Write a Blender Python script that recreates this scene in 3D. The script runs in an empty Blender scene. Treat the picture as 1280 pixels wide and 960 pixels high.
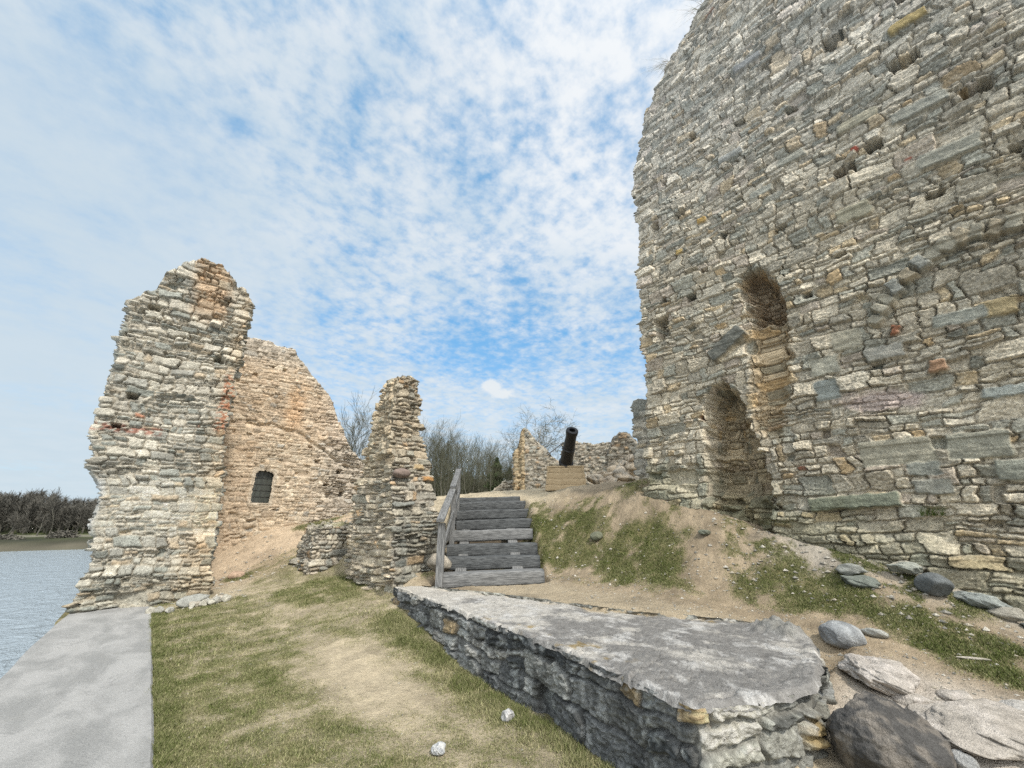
import bpy, bmesh, math, random
import numpy as np
from mathutils import Vector, Matrix
SC = bpy.context.scene
COL = SC.collection
R = math.radians
# ------------------------------------------------------------------ camera, sky, sun, exposure
cd = bpy.data.cameras.new('camera'); cam = bpy.data.objects.new('camera', cd); COL.objects.link(cam)
cd.sensor_width = 36; cd.lens = 36*510/1280; cd.clip_start = .05; cd.clip_end = 3000
cam.location = (0, 0, 1.7); cam.rotation_euler = (R(108.4), 0, R(-40)); SC.camera = cam
SUN_EL, SUN_AZ = 47.0, 189.0            # azimuth clockwise from +Y
SC.view_settings.view_transform = 'Standard'; SC.view_settings.look = 'None'
SC.view_settings.gamma = 1; SC.view_settings.exposure = 0.42
try: SC.view_settings.use_curve_mapping = False
except Exception: pass
SC.cycles.sample_clamp_indirect = 4; SC.cycles.max_bounces = 6; SC.cycles.diffuse_bounces = 3; SC.cycles.glossy_bounces = 2
try: SC.cycles.use_denoising = False; SC.cycles.denoising_input_passes = 'RGB_ALBEDO_NORMAL'; SC.cycles.denoising_prefilter = 'ACCURATE'
except Exception: pass
sl = bpy.data.lights.new('sun', 'SUN'); sl.energy = 2.8; sl.angle = R(5); sl.color = (1, .95, .87)
so = bpy.data.objects.new('sun', sl); COL.objects.link(so)
so.rotation_euler = (R(90-SUN_EL), 0, R(180-SUN_AZ)); so.location = (-5, -20, 30)

class NT:
    """tiny node helper"""
    def __init__(s, t): s.t = t; s.n = t.nodes; s.l = t.links
    def new(s, typ, **k):
        n = s.n.new(typ)
        for a, v in k.items(): setattr(n, a, v)
        return n
    def put(s, sock, v):
        if hasattr(v, 'is_output') : s.l.new(v, sock)
        elif isinstance(v, (tuple, list)) and len(v) == 3 and sock.type == 'RGBA': sock.default_value = (*v, 1)
        else: sock.default_value = v
    def math(s, op, a, b=None, c=None, clamp=False):
        n = s.new('ShaderNodeMath', operation=op, use_clamp=clamp); s.put(n.inputs[0], a)
        if b is not None: s.put(n.inputs[1], b)
        if c is not None: s.put(n.inputs[2], c)
        return n.outputs[0]
    def vmath(s, op, a, b=None):
        n = s.new('ShaderNodeVectorMath', operation=op); s.put(n.inputs[0], a)
        if b is not None: s.put(n.inputs[1], b)
        return n.outputs['Value'] if op in ('DOT_PRODUCT', 'LENGTH') else n.outputs[0]
    def noise(s, vec, scale, detail=4, rough=.55, lac=2.0, dist=0.0):
        n = s.new('ShaderNodeTexNoise'); s.l.new(vec, n.inputs['Vector'])
        n.inputs['Scale'].default_value = scale; n.inputs['Detail'].default_value = detail
        n.inputs['Roughness'].default_value = rough; n.inputs['Lacunarity'].default_value = lac
        n.inputs['Distortion'].default_value = dist
        return n.outputs['Fac']
    def mix(s, f, a, b, blend='MIX'):
        n = s.new('ShaderNodeMix', data_type='RGBA', blend_type=blend); s.put(n.inputs[0], f)
        s.put(n.inputs[6], a); s.put(n.inputs[7], b); return n.outputs[2]
    def ramp(s, f, lo, hi, a=0.0, b=1.0, smooth=True):
        n = s.new('ShaderNodeMapRange', interpolation_type='SMOOTHSTEP' if smooth else 'LINEAR'); s.put(n.inputs[0], f)
        for i, v in enumerate((lo, hi, a, b)): n.inputs[i+1].default_value = v
        return n.outputs[0]

wd = bpy.data.worlds.new('World'); SC.world = wd; wd.use_nodes = True
def build_sky():
    t = wd.node_tree; t.nodes.clear(); N = NT(t)
    sky = N.new('ShaderNodeTexSky', sky_type='NISHITA'); sky.sun_disc = False
    sky.sun_elevation = R(SUN_EL); sky.sun_rotation = R(SUN_AZ)
    sky.air_density = 1.0; sky.dust_density = .4; sky.ozone_density = 2.0
    tc = N.new('ShaderNodeTexCoord'); d = N.vmath('NORMALIZE', tc.outputs['Generated'])
    sep = N.new('ShaderNodeSeparateXYZ'); N.l.new(d, sep.inputs[0]); z = sep.outputs[2]
    zz = N.math('ADD', N.math('MAXIMUM', z, 0.0), .16)
    cmb = N.new('ShaderNodeCombineXYZ'); N.put(cmb.inputs[0], N.math('DIVIDE', sep.outputs[0], zz))
    N.put(cmb.inputs[1], N.math('DIVIDE', sep.outputs[1], zz)); p = cmb.outputs[0]
    big = N.noise(p, 1.1, 4, .5)
    wisp = N.noise(p, 2.6, 6, .55, dist=.35)
    puff = N.math('ADD', N.math('MULTIPLY', N.noise(p, 9.5, 6, .58, dist=.1), .5), N.math('MULTIPLY', N.noise(p, 22.0, 5, .58, dist=.1), .55))
    def lobe(v, pw):
        v = Vector(v).normalized(); c = N.math('MAXIMUM', N.vmath('DOT_PRODUCT', d, tuple(v)), 0.0)
        return N.math('POWER', c, pw)
    left = lobe((-.25, .9, .42), 9.0)                 # veil of thin cloud
    gap = lobe((.585, .65, .485), 16.0)               # bluer opening
    gap2 = lobe((.85, .52, .30), 60.0)
    thick = lobe((.55, .25, .8), 9.0)
    cov = N.math('ADD', N.math('MULTIPLY', big, .68), N.math('MULTIPLY', wisp, .58))
    cov = N.math('ADD', cov, N.math('MULTIPLY', N.math('SUBTRACT', puff, .5), N.ramp(left, .25, .9, 1.35, .35)))
    cov = N.math('ADD', cov, N.math('MULTIPLY', left, .16))
    cov = N.math('ADD', cov, .05)
    cov = N.math('ADD', cov, N.math('MULTIPLY', thick, .14))
    cov = N.math('SUBTRACT', cov, N.math('MULTIPLY', gap, .08))
    cov = N.math('SUBTRACT', cov, N.math('MULTIPLY', gap2, .05))
    hz = N.ramp(z, 0.0, .46, 1.0, 0.0)
    cov = N.math('ADD', cov, N.math('MULTIPLY', hz, .14))
    m = N.ramp(cov, .36, .93)
    # one small cumulus low in the sky
    nz = N.math('SUBTRACT', N.noise(d, 34, 6, .62), .5)
    def puff_at(v, r, fl):
        o = N.vmath('MULTIPLY', N.vmath('SUBTRACT', d, tuple(Vector(v).normalized())), (1.0, 1.0, fl)); return N.math('SUBTRACT', N.math('ADD', N.vmath('LENGTH', o), N.math('MULTIPLY', nz, .06)), r)
    q = N.math('MINIMUM', puff_at((.574, .757, .312), .026, 1.5), puff_at((.597, .747, .292), .027, 2.0))
    cum = N.ramp(q, -.010, .006, 1.0, 0.0)
    skyc = N.mix(.6, N.mix(1.0, sky.outputs[0], SKY_TINT, 'MULTIPLY'), (1.2, 3.55, 6.0))
    tone = N.mix(N.ramp(N.noise(p, 5.0, 5, .6), .3, .7), (4.7, 5.5, 6.2), (6.2, 6.5, 6.75))
    tone = N.mix(left, tone, (4.7, 5.45, 6.0))
    tone = N.mix(N.ramp(thick, .3, .9), tone, (7.0, 7.15, 7.25))
    c = N.mix(N.math('MULTIPLY', m, .93), skyc, tone)
    c = N.mix(N.math('MULTIPLY', hz, .66), c, (4.5, 5.35, 5.95))
    c = N.mix(N.math('MULTIPLY', cum, .9), c, (6.2, 6.5, 6.7))
    HA = SUN_AZ+24; sd = Vector((math.sin(R(HA))*math.cos(R(SUN_EL-8)), math.cos(R(HA))*math.cos(R(SUN_EL-8)), math.sin(R(SUN_EL-8))))
    sky_fill = lobe(sd, 2.5)                               # broad glow added in the unseen sky to brighten left-facing walls
    c = N.mix(1.0, c, N.vmath('MULTIPLY', sky_fill, (16.0, 15.2, 13.8)), 'ADD')
    bg = N.new('ShaderNodeBackground'); N.l.new(c, bg.inputs[0]); bg.inputs[1].default_value = .1
    o = N.new('ShaderNodeOutputWorld'); N.l.new(bg.outputs[0], o.inputs[0])
SKY_TINT = (1.35, 1.68, 1.85)
build_sky()

# ------------------------------------------------------------------ numpy noise
def h2(ix, iy, seed=0):
    a = ix.astype(np.int64).astype(np.uint32); b = iy.astype(np.int64).astype(np.uint32)
    h = a*np.uint32(374761393) + b*np.uint32(668265263) + np.uint32((seed*2246822519+12345) & 0xffffffff)
    h = (h ^ (h >> np.uint32(13)))*np.uint32(1274126177)
    h = (h ^ (h >> np.uint32(16)))*np.uint32(2246822519)
    h = h ^ (h >> np.uint32(15))
    return (h & np.uint32(0xffffff)).astype(np.float64)/float(0xffffff)
def h1(i, seed=0): return h2(i, i*0+seed*7+3, seed)
def gn(x, y, seed=0):
    x = np.asarray(x, float); y = np.asarray(y, float)
    ix = np.floor(x); iy = np.floor(y); fx = x-ix; fy = y-iy
    u = fx*fx*fx*(fx*(fx*6-15)+10); v = fy*fy*fy*(fy*(fy*6-15)+10)
    def g(jx, jy):
        a = h2(ix+jx, iy+jy, seed)*2*np.pi
        return np.cos(a)*(fx-jx)+np.sin(a)*(fy-jy)
    a = g(0, 0); b = g(1, 0); c = g(0, 1); d = g(1, 1)
    return 1.5*((a+(b-a)*u) + ((c+(d-c)*u)-(a+(b-a)*u))*v)
def fbm(x, y, o=4, seed=0, rough=.5):
    s = 0; a = 1; n = 0
    for k in range(o):
        s = s+a*gn(x*2**k+k*17.3, y*2**k-k*9.1, seed+k); n += a; a *= rough
    return s/n
def sst(a, b, x):
    t = np.clip((x-a)/(b-a), 0, 1); return t*t*(3-2*t)
def lerp(a, b, t): return a+(b-a)*t

# ------------------------------------------------------------------ object helpers
def tag(o, label=None, cat=None, group=None, kind=None):
    if label: o['label'] = label
    if cat: o['category'] = cat
    if group: o['group'] = group
    if kind: o['kind'] = kind
    return o
def empty(name, loc=(0, 0, 0), rz=0.0):
    o = bpy.data.objects.new(name, None); COL.objects.link(o); o.location = loc; o.rotation_euler = (0, 0, rz)
    o.empty_display_size = .2; return o
def link(name, me, mat=None, parent=None):
    o = bpy.data.objects.new(name, me); COL.objects.link(o)
    if mat: me.materials.append(mat)
    if parent: o.parent = parent
    return o
def np_mesh(name, V, Fq, col=None, smooth=True, attrs=None):
    """V (n,3), Fq (m,3 or 4)"""
    me = bpy.data.meshes.new(name); V = np.ascontiguousarray(V, dtype=np.float32); Fq = np.ascontiguousarray(Fq, dtype=np.int32)
    k = Fq.shape[1]
    me.vertices.add(len(V)); me.vertices.foreach_set('co', V.ravel())
    me.loops.add(Fq.size); me.loops.foreach_set('vertex_index', Fq.ravel())
    me.polygons.add(len(Fq)); me.polygons.foreach_set('loop_start', np.arange(0, Fq.size, k, dtype=np.int32))
    try: me.polygons.foreach_set('loop_total', np.full(len(Fq), k, dtype=np.int32))
    except Exception: pass
    me.update(calc_edges=True)
    me.polygons.foreach_set('use_smooth', np.full(len(Fq), smooth, dtype=bool))
    if col is not None:
        a = me.color_attributes.new('Col', 'FLOAT_COLOR', 'POINT')
        a.data.foreach_set('color', np.ascontiguousarray(np.c_[col, np.ones(len(V))], dtype=np.float32).ravel())
    for n, v in (attrs or {}).items():
        a = me.attributes.new(n, 'FLOAT', 'POINT'); a.data.foreach_set('value', np.ascontiguousarray(v, dtype=np.float32))
    me.update(); return me
def grid_faces(nr, nc, wrap=False):
    j = np.arange(nc if wrap else nc-1); i = np.arange(nr-1)
    I, J = np.meshgrid(i, j, indexing='ij'); J2 = (J+1) % nc
    return np.stack([I*nc+J, I*nc+J2, (I+1)*nc+J2, (I+1)*nc+J], -1).reshape(-1, 4)

# ------------------------------------------------------------------ materials
def mat_base(name, rough=.9, spec=.2):
    m = bpy.data.materials.new(name); m.use_nodes = True; N = NT(m.node_tree); b = m.node_tree.nodes['Principled BSDF']
    b.inputs['Roughness'].default_value = rough
    try: b.inputs['Specular IOR Level'].default_value = spec
    except Exception: pass
    return m, N, b
def bump(N, b, h, dist, strength=1.0):
    n = N.new('ShaderNodeBump'); n.inputs['Strength'].default_value = strength; n.inputs['Distance'].default_value = dist
    N.l.new(h, n.inputs['Height']); N.l.new(n.outputs[0], b.inputs['Normal'])
def objco(N): return N.new('ShaderNodeTexCoord').outputs['Object']
def mat_attr(name, var=.28, sc=(9, 45), bd=.012, rough=.92, spots=.0):
    """colour attribute 'Col' with fine procedural variation and bump"""
    m, N, b = mat_base(name, rough); co = objco(N)
    at = N.new('ShaderNodeAttribute', attribute_name='Col').outputs['Color']
    n1 = N.noise(co, sc[0], 5, .6); n2 = N.noise(co, sc[1], 4, .65)
    f = N.math('ADD', N.math('MULTIPLY', n1, .5), N.math('MULTIPLY', n2, .5))
    v = N.ramp(f, .33, .67, 1-var, 1+var, False)
    hsv = N.mix(1.0, at, N.vmath('MULTIPLY', v, (1, 1, 1)), 'MULTIPLY')
    if spots:
        s = N.ramp(N.noise(co, 26, 5, .7), .60, .70)
        hsv = N.mix(N.math('MULTIPLY', s, spots), hsv, (.55, .55, .52))
    N.l.new(hsv, b.inputs['Base Color'])
    bump(N, b, N.math('ADD', n2, N.math('MULTIPLY', N.noise(co, 120, 3, .6), .5)), bd)
    return m
M_STONE = mat_attr('ruin_stone', .34, (9, 42), .035)
M_LOWWALL = mat_attr('lichen_stone', .34, (12, 60), .012, spots=.35)
M_ROCK = mat_attr('rock', .42, (12, 80), .016)

def mat_ground():
    m, N, b = mat_base('ground_soil', .95, .1); co = objco(N)
    g = N.new('ShaderNodeAttribute', attribute_name='grass').outputs['Fac']
    at = N.new('ShaderNodeAttribute', attribute_name='Col').outputs['Color']
    n1 = N.noise(co, 3.2, 6, .62); n2 = N.noise(co, 24, 5, .65); n3 = N.noise(co, 95, 3, .6)
    v = N.ramp(N.math('ADD', N.math('MULTIPLY', n1, .35), N.math('ADD', N.math('MULTIPLY', n2, .35), N.math('MULTIPLY', n3, .30))), .36, .64, .72, 1.25, False)
    soil = N.mix(1.0, at, N.vmath('MULTIPLY', v, (1, 1, 1)), 'MULTIPLY')
    k = N.math('ADD', g, N.math('ADD', N.math('MULTIPLY', N.math('SUBTRACT', n2, .5), 1.1), N.math('MULTIPLY', N.math('SUBTRACT', n3, .5), 1.2)))
    turf = N.mix(N.ramp(n1, .4, .62), (.085, .095, .028), (.17, .155, .065))
    turf = N.mix(N.ramp(n3, .40, .75), turf, (.055, .062, .02))
    c = N.mix(N.math('MULTIPLY', N.ramp(k, .30, .85), .82), soil, turf)
    N.l.new(c, b.inputs['Base Color'])
    bump(N, b, N.math('ADD', N.math('MULTIPLY', n2, 1.0), N.math('MULTIPLY', n3, .5)), .03)
    return m
M_GROUND = mat_ground()

def mat_simple(name, c1, c2, scale=8, stretch=(1, 1, 1), rough=.85, bd=.004, metal=0.0, spec=.25, lo=.35, hi=.65):
    m, N, b = mat_base(name, rough, spec); co = N.vmath('MULTIPLY', objco(N), stretch)
    n1 = N.noise(co, scale, 6, .62)
    N.l.new(N.mix(N.ramp(n1, lo, hi), c1, c2), b.inputs['Base Color']); b.inputs['Metallic'].default_value = metal
    bump(N, b, n1, bd); return m
M_WOOD = mat_simple('weathered_grey_wood', (.08, .081, .08), (.215, .215, .21), 5, (1.2, 14, 14), .85, .008)
M_WOODDARK = mat_simple('dark_log_wood', (.035, .037, .038), (.115, .12, .12), 5, (1.2, 12, 12), .85, .010)
M_PINE = mat_simple('pale_pine_plank', (.36, .27, .16), (.50, .39, .25), 4, (1.5, 16, 16), .8, .004)
M_IRON = mat_simple('black_cast_iron', (.010, .010, .011), (.028, .027, .027), 20, (1, 1, 1), .5, .002, .3, .4)
M_BARK = mat_simple('tree_bark', (.07, .067, .052), (.15, .142, .115), 14, (1, 1, .3), .95, .01)
M_BARKPALE = mat_simple('pale_birch_bark', (.22, .21, .20), (.42, .41, .39), 10, (1, 1, .3), .95, .006)
M_TWIG = mat_simple('bare_twig', (.06, .062, .042), (.12, .118, .08), 6, (1, 1, 1), .95, .002)
M_FOREST = mat_simple('far_wood', (.075, .072, .06), (.135, .125, .105), 1.2, (1, 1, 1), .95, .01)
M_CONIFER = mat_simple('evergreen_needles', (.028, .045, .018), (.065, .085, .035), 5, (1, 1, 1), .9, .01)
M_LEAD = mat_simple('window_lattice', (.035, .037, .034), (.08, .08, .07), 12, (1, 1, 1), .6, .002)
def mat_glass():
    m, N, b = mat_base('old_window_glass', .22, .5); co = objco(N)
    n = N.noise(co, 9, 3, .5); N.l.new(N.mix(n, (.03, .034, .030), (.085, .09, .075)), b.inputs['Base Color']); bump(N, b, n, .004); return m
M_GLASS = mat_glass()
def mat_concrete():
    m, N, b = mat_base('walkway_concrete', .9, .2); co = objco(N)
    a = N.noise(N.vmath('MULTIPLY', co, (1.3, .55, 1)), 2.0, 7, .62, dist=.5); f = N.noise(co, 60, 4, .7)
    c = N.mix(N.ramp(a, .36, .64), (.215, .215, .208), (.335, .33, .318))
    c = N.mix(N.math('MULTIPLY', N.ramp(f, .35, .7), .35), c, (.40, .395, .38))
    w = N.ramp(N.noise(co, 150, 2, .5), .66, .74); c = N.mix(N.math('MULTIPLY', w, .3), c, (.18, .18, .18))
    st_ = N.ramp(N.noise(co, 7, 6, .7), .52, .68); c = N.mix(N.math('MULTIPLY', st_, .4), c, (.27, .265, .25)); cr = N.math('ABSOLUTE', N.math('SUBTRACT', N.noise(co, .7, 5, .6, dist=1.2), .5))
    c = N.mix(N.math('MULTIPLY', N.ramp(cr, 0.0, .006, 1.0, 0.0), .35), c, (.16, .16, .155))
    N.l.new(c, b.inputs['Base Color']); bl = N.ramp(N.noise(co, 260, 2, .6), .3, .7, .78, 1.18, False); c = N.mix(1.0, c, N.vmath('MULTIPLY', bl, (1, 1, 1)), 'MULTIPLY'); N.l.new(c, b.inputs['Base Color']); bump(N, b, N.math('ADD', f, N.math('MULTIPLY', a, .6)), .010); return m
M_CONC = mat_concrete()
def mat_water():
    m, N, b = mat_base('river_water', .16, .7); co = objco(N)
    b.inputs['Base Color'].default_value = (.30, .35, .385, 1)
    a = N.noise(N.vmath('MULTIPLY', co, (1.0, .55, 1)), 1.3, 5, .62, dist=.4); bb = N.noise(co, 5.5, 3, .6)
    bump(N, b, N.math('ADD', a, N.math('MULTIPLY', bb, .22)), .35, .8); return m
M_WATER = mat_water()
def mat_grass():
    m, N, b = mat_base('grass_blades', .8, .15)
    at = N.new('ShaderNodeAttribute', attribute_name='Col').outputs['Color']; N.l.new(at, b.inputs['Base Color'])
    return m
M_GRASS = mat_grass()

# ------------------------------------------------------------------ masonry
class Layout:
    """irregular coursed rubble: bands > blocks > layers > stones"""
    def __init__(s, s0, s1, z0, z1, seed, H=(.2, .4), W=(.28, .85), ptype=(.25, .35, .28, .12), SW=(.16, .42)):
        r = np.random.RandomState(seed); s.seed = seed; s.s0 = s0-2; s.big = (s1-s0)+60
        zb = [z0-1]
        while zb[-1] < z1+1: zb.append(zb[-1]+r.uniform(*H))
        s.zb = np.array(zb); nb = len(zb)-1
        key = []; S0 = []; S1 = []; Z0 = []; Z1 = []
        for b in range(nb):
            e = s0-2-r.uniform(0, .5)
            while e < s1+2:
                w = r.uniform(*W); key.append(b*s.big+e-s.s0+5); S0.append(e); S1.append(e+w); Z0.append(zb[b]); Z1.append(zb[b+1]); e += w
        s.key = np.array(key); s.S0 = np.array(S0); s.S1 = np.array(S1); s.Z0 = np.array(Z0); s.Z1 = np.array(Z1)
        n = len(key); s.nl = r.choice([1, 2, 3, 4], n, p=ptype)
        s.lb = np.full((n, 6), 9.0); s.lb[:, 0] = 0; s.sb = np.full((n, 4, 9), 9.0); s.sb[:, :, 0] = 0
        for i in range(n):
            L = s.nl[i]; e = np.cumsum(r.uniform(.6, 1.4, L)); e /= e[-1]; s.lb[i, 1:L+1] = e; w = s.S1[i]-s.S0[i]
            for l in range(L):
                m = int(np.clip(round(w/r.uniform(*SW)), 1, 7)) if L > 1 else (1 if r.rand() < .6 else 2)
                e2 = np.cumsum(r.uniform(.55, 1.45, m)); e2 /= e2[-1]; s.sb[i, l, 1:m+1] = e2
    def look(s, S, Z):
        shp = S.shape; S = S.ravel(); Z = Z.ravel(); b = np.clip(np.searchsorted(s.zb, Z)-1, 0, len(s.zb)-2)
        i = np.clip(np.searchsorted(s.key, b*s.big+S-s.s0+5)-1, 0, len(s.key)-1)
        hgt = s.Z1[i]-s.Z0[i]; wid = s.S1[i]-s.S0[i]; fz = np.clip((Z-s.Z0[i])/hgt, 0, .9999); fs = np.clip((S-s.S0[i])/wid, 0, .9999)
        lb = s.lb[i]; l = (fz[:, None] >= lb[:, 1:5]).sum(1); l = np.minimum(l, 3)
        a = np.take_along_axis(lb, l[:, None], 1)[:, 0]; c = np.take_along_axis(lb, l[:, None]+1, 1)[:, 0]
        sb = s.sb[i, l]; k = np.minimum((fs[:, None] >= sb[:, 1:8]).sum(1), 7)
        a2 = np.take_along_axis(sb, k[:, None], 1)[:, 0]; c2 = np.take_along_axis(sb, k[:, None]+1, 1)[:, 0]
        dz = np.minimum(fz-a, c-fz)*hgt; ds = np.minimum(fs-a2, c2-fs)*wid
        cz = ((fz-(a+c)/2)*hgt); cs = ((fs-(a2+c2)/2)*wid); sh = (c-a)*hgt; sw = (c2-a2)*wid
        idn = (i*4+l)*8+k
        return [q.reshape(shp) for q in (idn, ds, dz, cs, cz, sw, sh)]

def masonry(S, Z, lay, P, seed):
    """height field (m) and colour for wall coordinates"""
    wv = P.get('warp', 1.0)
    S2 = S+wv*(.045*gn(S/.22, Z/.14, seed+1)+.014*gn(S/.06, Z/.06, seed+2)+.06*gn(S/1.3, Z/.9, seed+3))
    Z2 = Z+wv*(.034*gn(S/.26, Z/.25, seed+4)+.009*gn(S/.06, Z/.05, seed+5)+.07*gn(S/1.7, Z/1.6, seed+6))
    idn, ds, dz, cs, cz, sw, sh = lay.look(S2, Z2)
    r1 = h1(idn, 11+seed); r2 = h1(idn, 12+seed); r3 = h1(idn, 13+seed); r4 = h1(idn, 14+seed); r5 = h1(idn, 15+seed)
    rc = np.minimum(.010+.022*r4, .45*np.minimum(sw, sh))
    e = np.where((ds < rc) & (dz < rc), rc-np.hypot(np.maximum(rc-ds, 0), np.maximum(rc-dz, 0)), np.minimum(ds, dz))
    g = P.get('gap', .008)*(0.5+r5); w = P.get('bev', .028)*(.6+.8*r3)
    p = sst(0, 1, (e-g)/w)
    prot = P.get('prot', .05)*(r1**1.6)*1.6 + P.get('out', .05)*(r2 > .93)
    tilt = (r3-.5)*cs*P.get('tilt', .25)+(r4-.5)*cz*P.get('tilt', .25)*1.6
    strat = gn(S2/.35, Z2/.022, seed+21)
    rid = 1-2*np.abs(fbm(S2/.16+h1(idn, 77)*9, Z2/.10, 4, seed+20, .6))
    fine = 1+.30*np.clip(1.6*gn(S/.030, Z/.024, seed+54), -1, 1)+.20*gn(S/.013, Z/.013, seed+55)
    rough = P.get('rough', .010)*(1.1*rid+.7*fbm(S2/.05, Z2/.035, 2, seed+23)+.22*strat)
    raked = sst(-.30, .30, fbm(S/.7, Z/.5, 3, seed+30))+.9*sst(.05, .4, fbm(S/.22, Z/.16, 3, seed+33))
    mort = -P.get('mort', .035)*(.35+.9*raked)+.008*fbm(S/.05, Z/.05, 2, seed+31)
    miss = (r5 > 1-P.get('miss', .025))
    h = mort+p*(prot+tilt+rough-mort); h = np.where(miss, mort-p*P.get('missd', .06)*(.3+r1), h)
    pal = P['pal']; cw = np.cumsum([c[0] for c in pal]); cw = cw/cw[-1]
    ci = np.minimum(np.searchsorted(cw, r2*.5+.5*h1(idn, 40+seed)), len(pal)-1) if False else np.minimum(np.searchsorted(cw, h1(idn, 40+seed)), len(pal)-1)
    col = np.array([c[1] for c in pal])[ci]
    br = (1+P.get('jit', .22)*(h1(idn, 41+seed)-.5)*2)
    col = col*br[..., None]
    sv = fbm(S/.13, Z/.08, 4, seed+50, .6)
    col = col*(1+.24*sv+.04*strat)[..., None]
    lich = sst(.12, .32, fbm(S/.25, Z/.2, 4, seed+51, .65))*P.get('lichen', .3)
    col = lerp(col, np.array(P.get('lichc', (.40, .41, .39)))[None, None, :] if col.ndim == 3 else np.array(P.get('lichc', (.40, .41, .39))), lich[..., None])
    mc = np.array(P.get('mortc', (.36, .33, .28)))*(1+.22*fbm(S/.2, Z/.2, 3, seed+52))[..., None]
    col = lerp(mc, col, (.12+.88*p)[..., None])
    big = fbm(S/1.6, Z/1.3, 4, seed+53)
    col = col*(1+P.get('stain', .22)*big)[..., None]
    col = col*fine[..., None]
    return h, np.clip(col, .01, .9), p

def stone_override(X, Z, h, col, cx, cz, w, hh, rot, prot, c, seed, whole=False):
    """one bigger stone set over the coursing"""
    m = np.hypot(w, hh)/2+.12; bm_ = (np.abs(X-cx) < m) & (np.abs(Z-cz) < m)
    if bm_.any() and not whole:
        ii = np.where(bm_.any(1))[0]; jj = np.where(bm_.any(0))[0]; sl_ = (slice(ii[0], ii[-1]+1), slice(jj[0], jj[-1]+1))
        h = h.copy(); col = col.copy(); h[sl_], col[sl_] = stone_override(X[sl_], Z[sl_], h[sl_], col[sl_], cx, cz, w, hh, rot, prot, c, seed, True); return h, col
    if not bm_.any(): return h, col
    co, si = math.cos(rot), math.sin(rot); u = (X-cx)*co+(Z-cz)*si; v = -(X-cx)*si+(Z-cz)*co
    u = u+.03*gn(X/.12, Z/.12, seed); v = v+.018*gn(X/.1, Z/.1, seed+1)
    e = np.minimum(w/2-np.abs(u), hh/2-np.abs(v)); rc = min(.05, hh*.35)
    q = np.hypot(np.maximum(rc-(w/2-np.abs(u)), 0), np.maximum(rc-(hh/2-np.abs(v)), 0))
    e = np.where((w/2-np.abs(u) < rc) & (hh/2-np.abs(v) < rc), rc-q, e)
    p = sst(0, .035, e); ringm = sst(-.035, 0, e)
    rough = .016*fbm(X/.16, Z/.09, 4, seed+2, .6)
    h = lerp(h, np.where(p > 0, h, h-.01), ringm); h = lerp(h, prot+rough, p)
    cc = np.array(c)*(1+.30*fbm(X/.11, Z/.07, 4, seed+3, .6))[..., None]
    return h, lerp(col, cc, p[..., None])
def hole(X, Z, h, cx, cz, w, hh, d, seed, soft=.05, whole=False):
    m = max(w, hh)/2+.12; bm_ = (np.abs(X-cx) < m) & (np.abs(Z-cz) < m)
    if bm_.any() and not whole:
        ii = np.where(bm_.any(1))[0]; jj = np.where(bm_.any(0))[0]; sl_ = (slice(ii[0], ii[-1]+1), slice(jj[0], jj[-1]+1))
        h = h.copy(); h[sl_] = hole(X[sl_], Z[sl_], h[sl_], cx, cz, w, hh, d, seed, soft, True); return h
    u = np.abs(X-cx+.03*gn(X/.12, Z/.12, seed))/(w/2); v = np.abs(Z-cz+.03*gn(X/.12, Z/.12, seed+1))/(hh/2)
    e = 1-np.maximum(u, v); return h-d*sst(0, soft/min(w, hh)*2, e)

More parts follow.
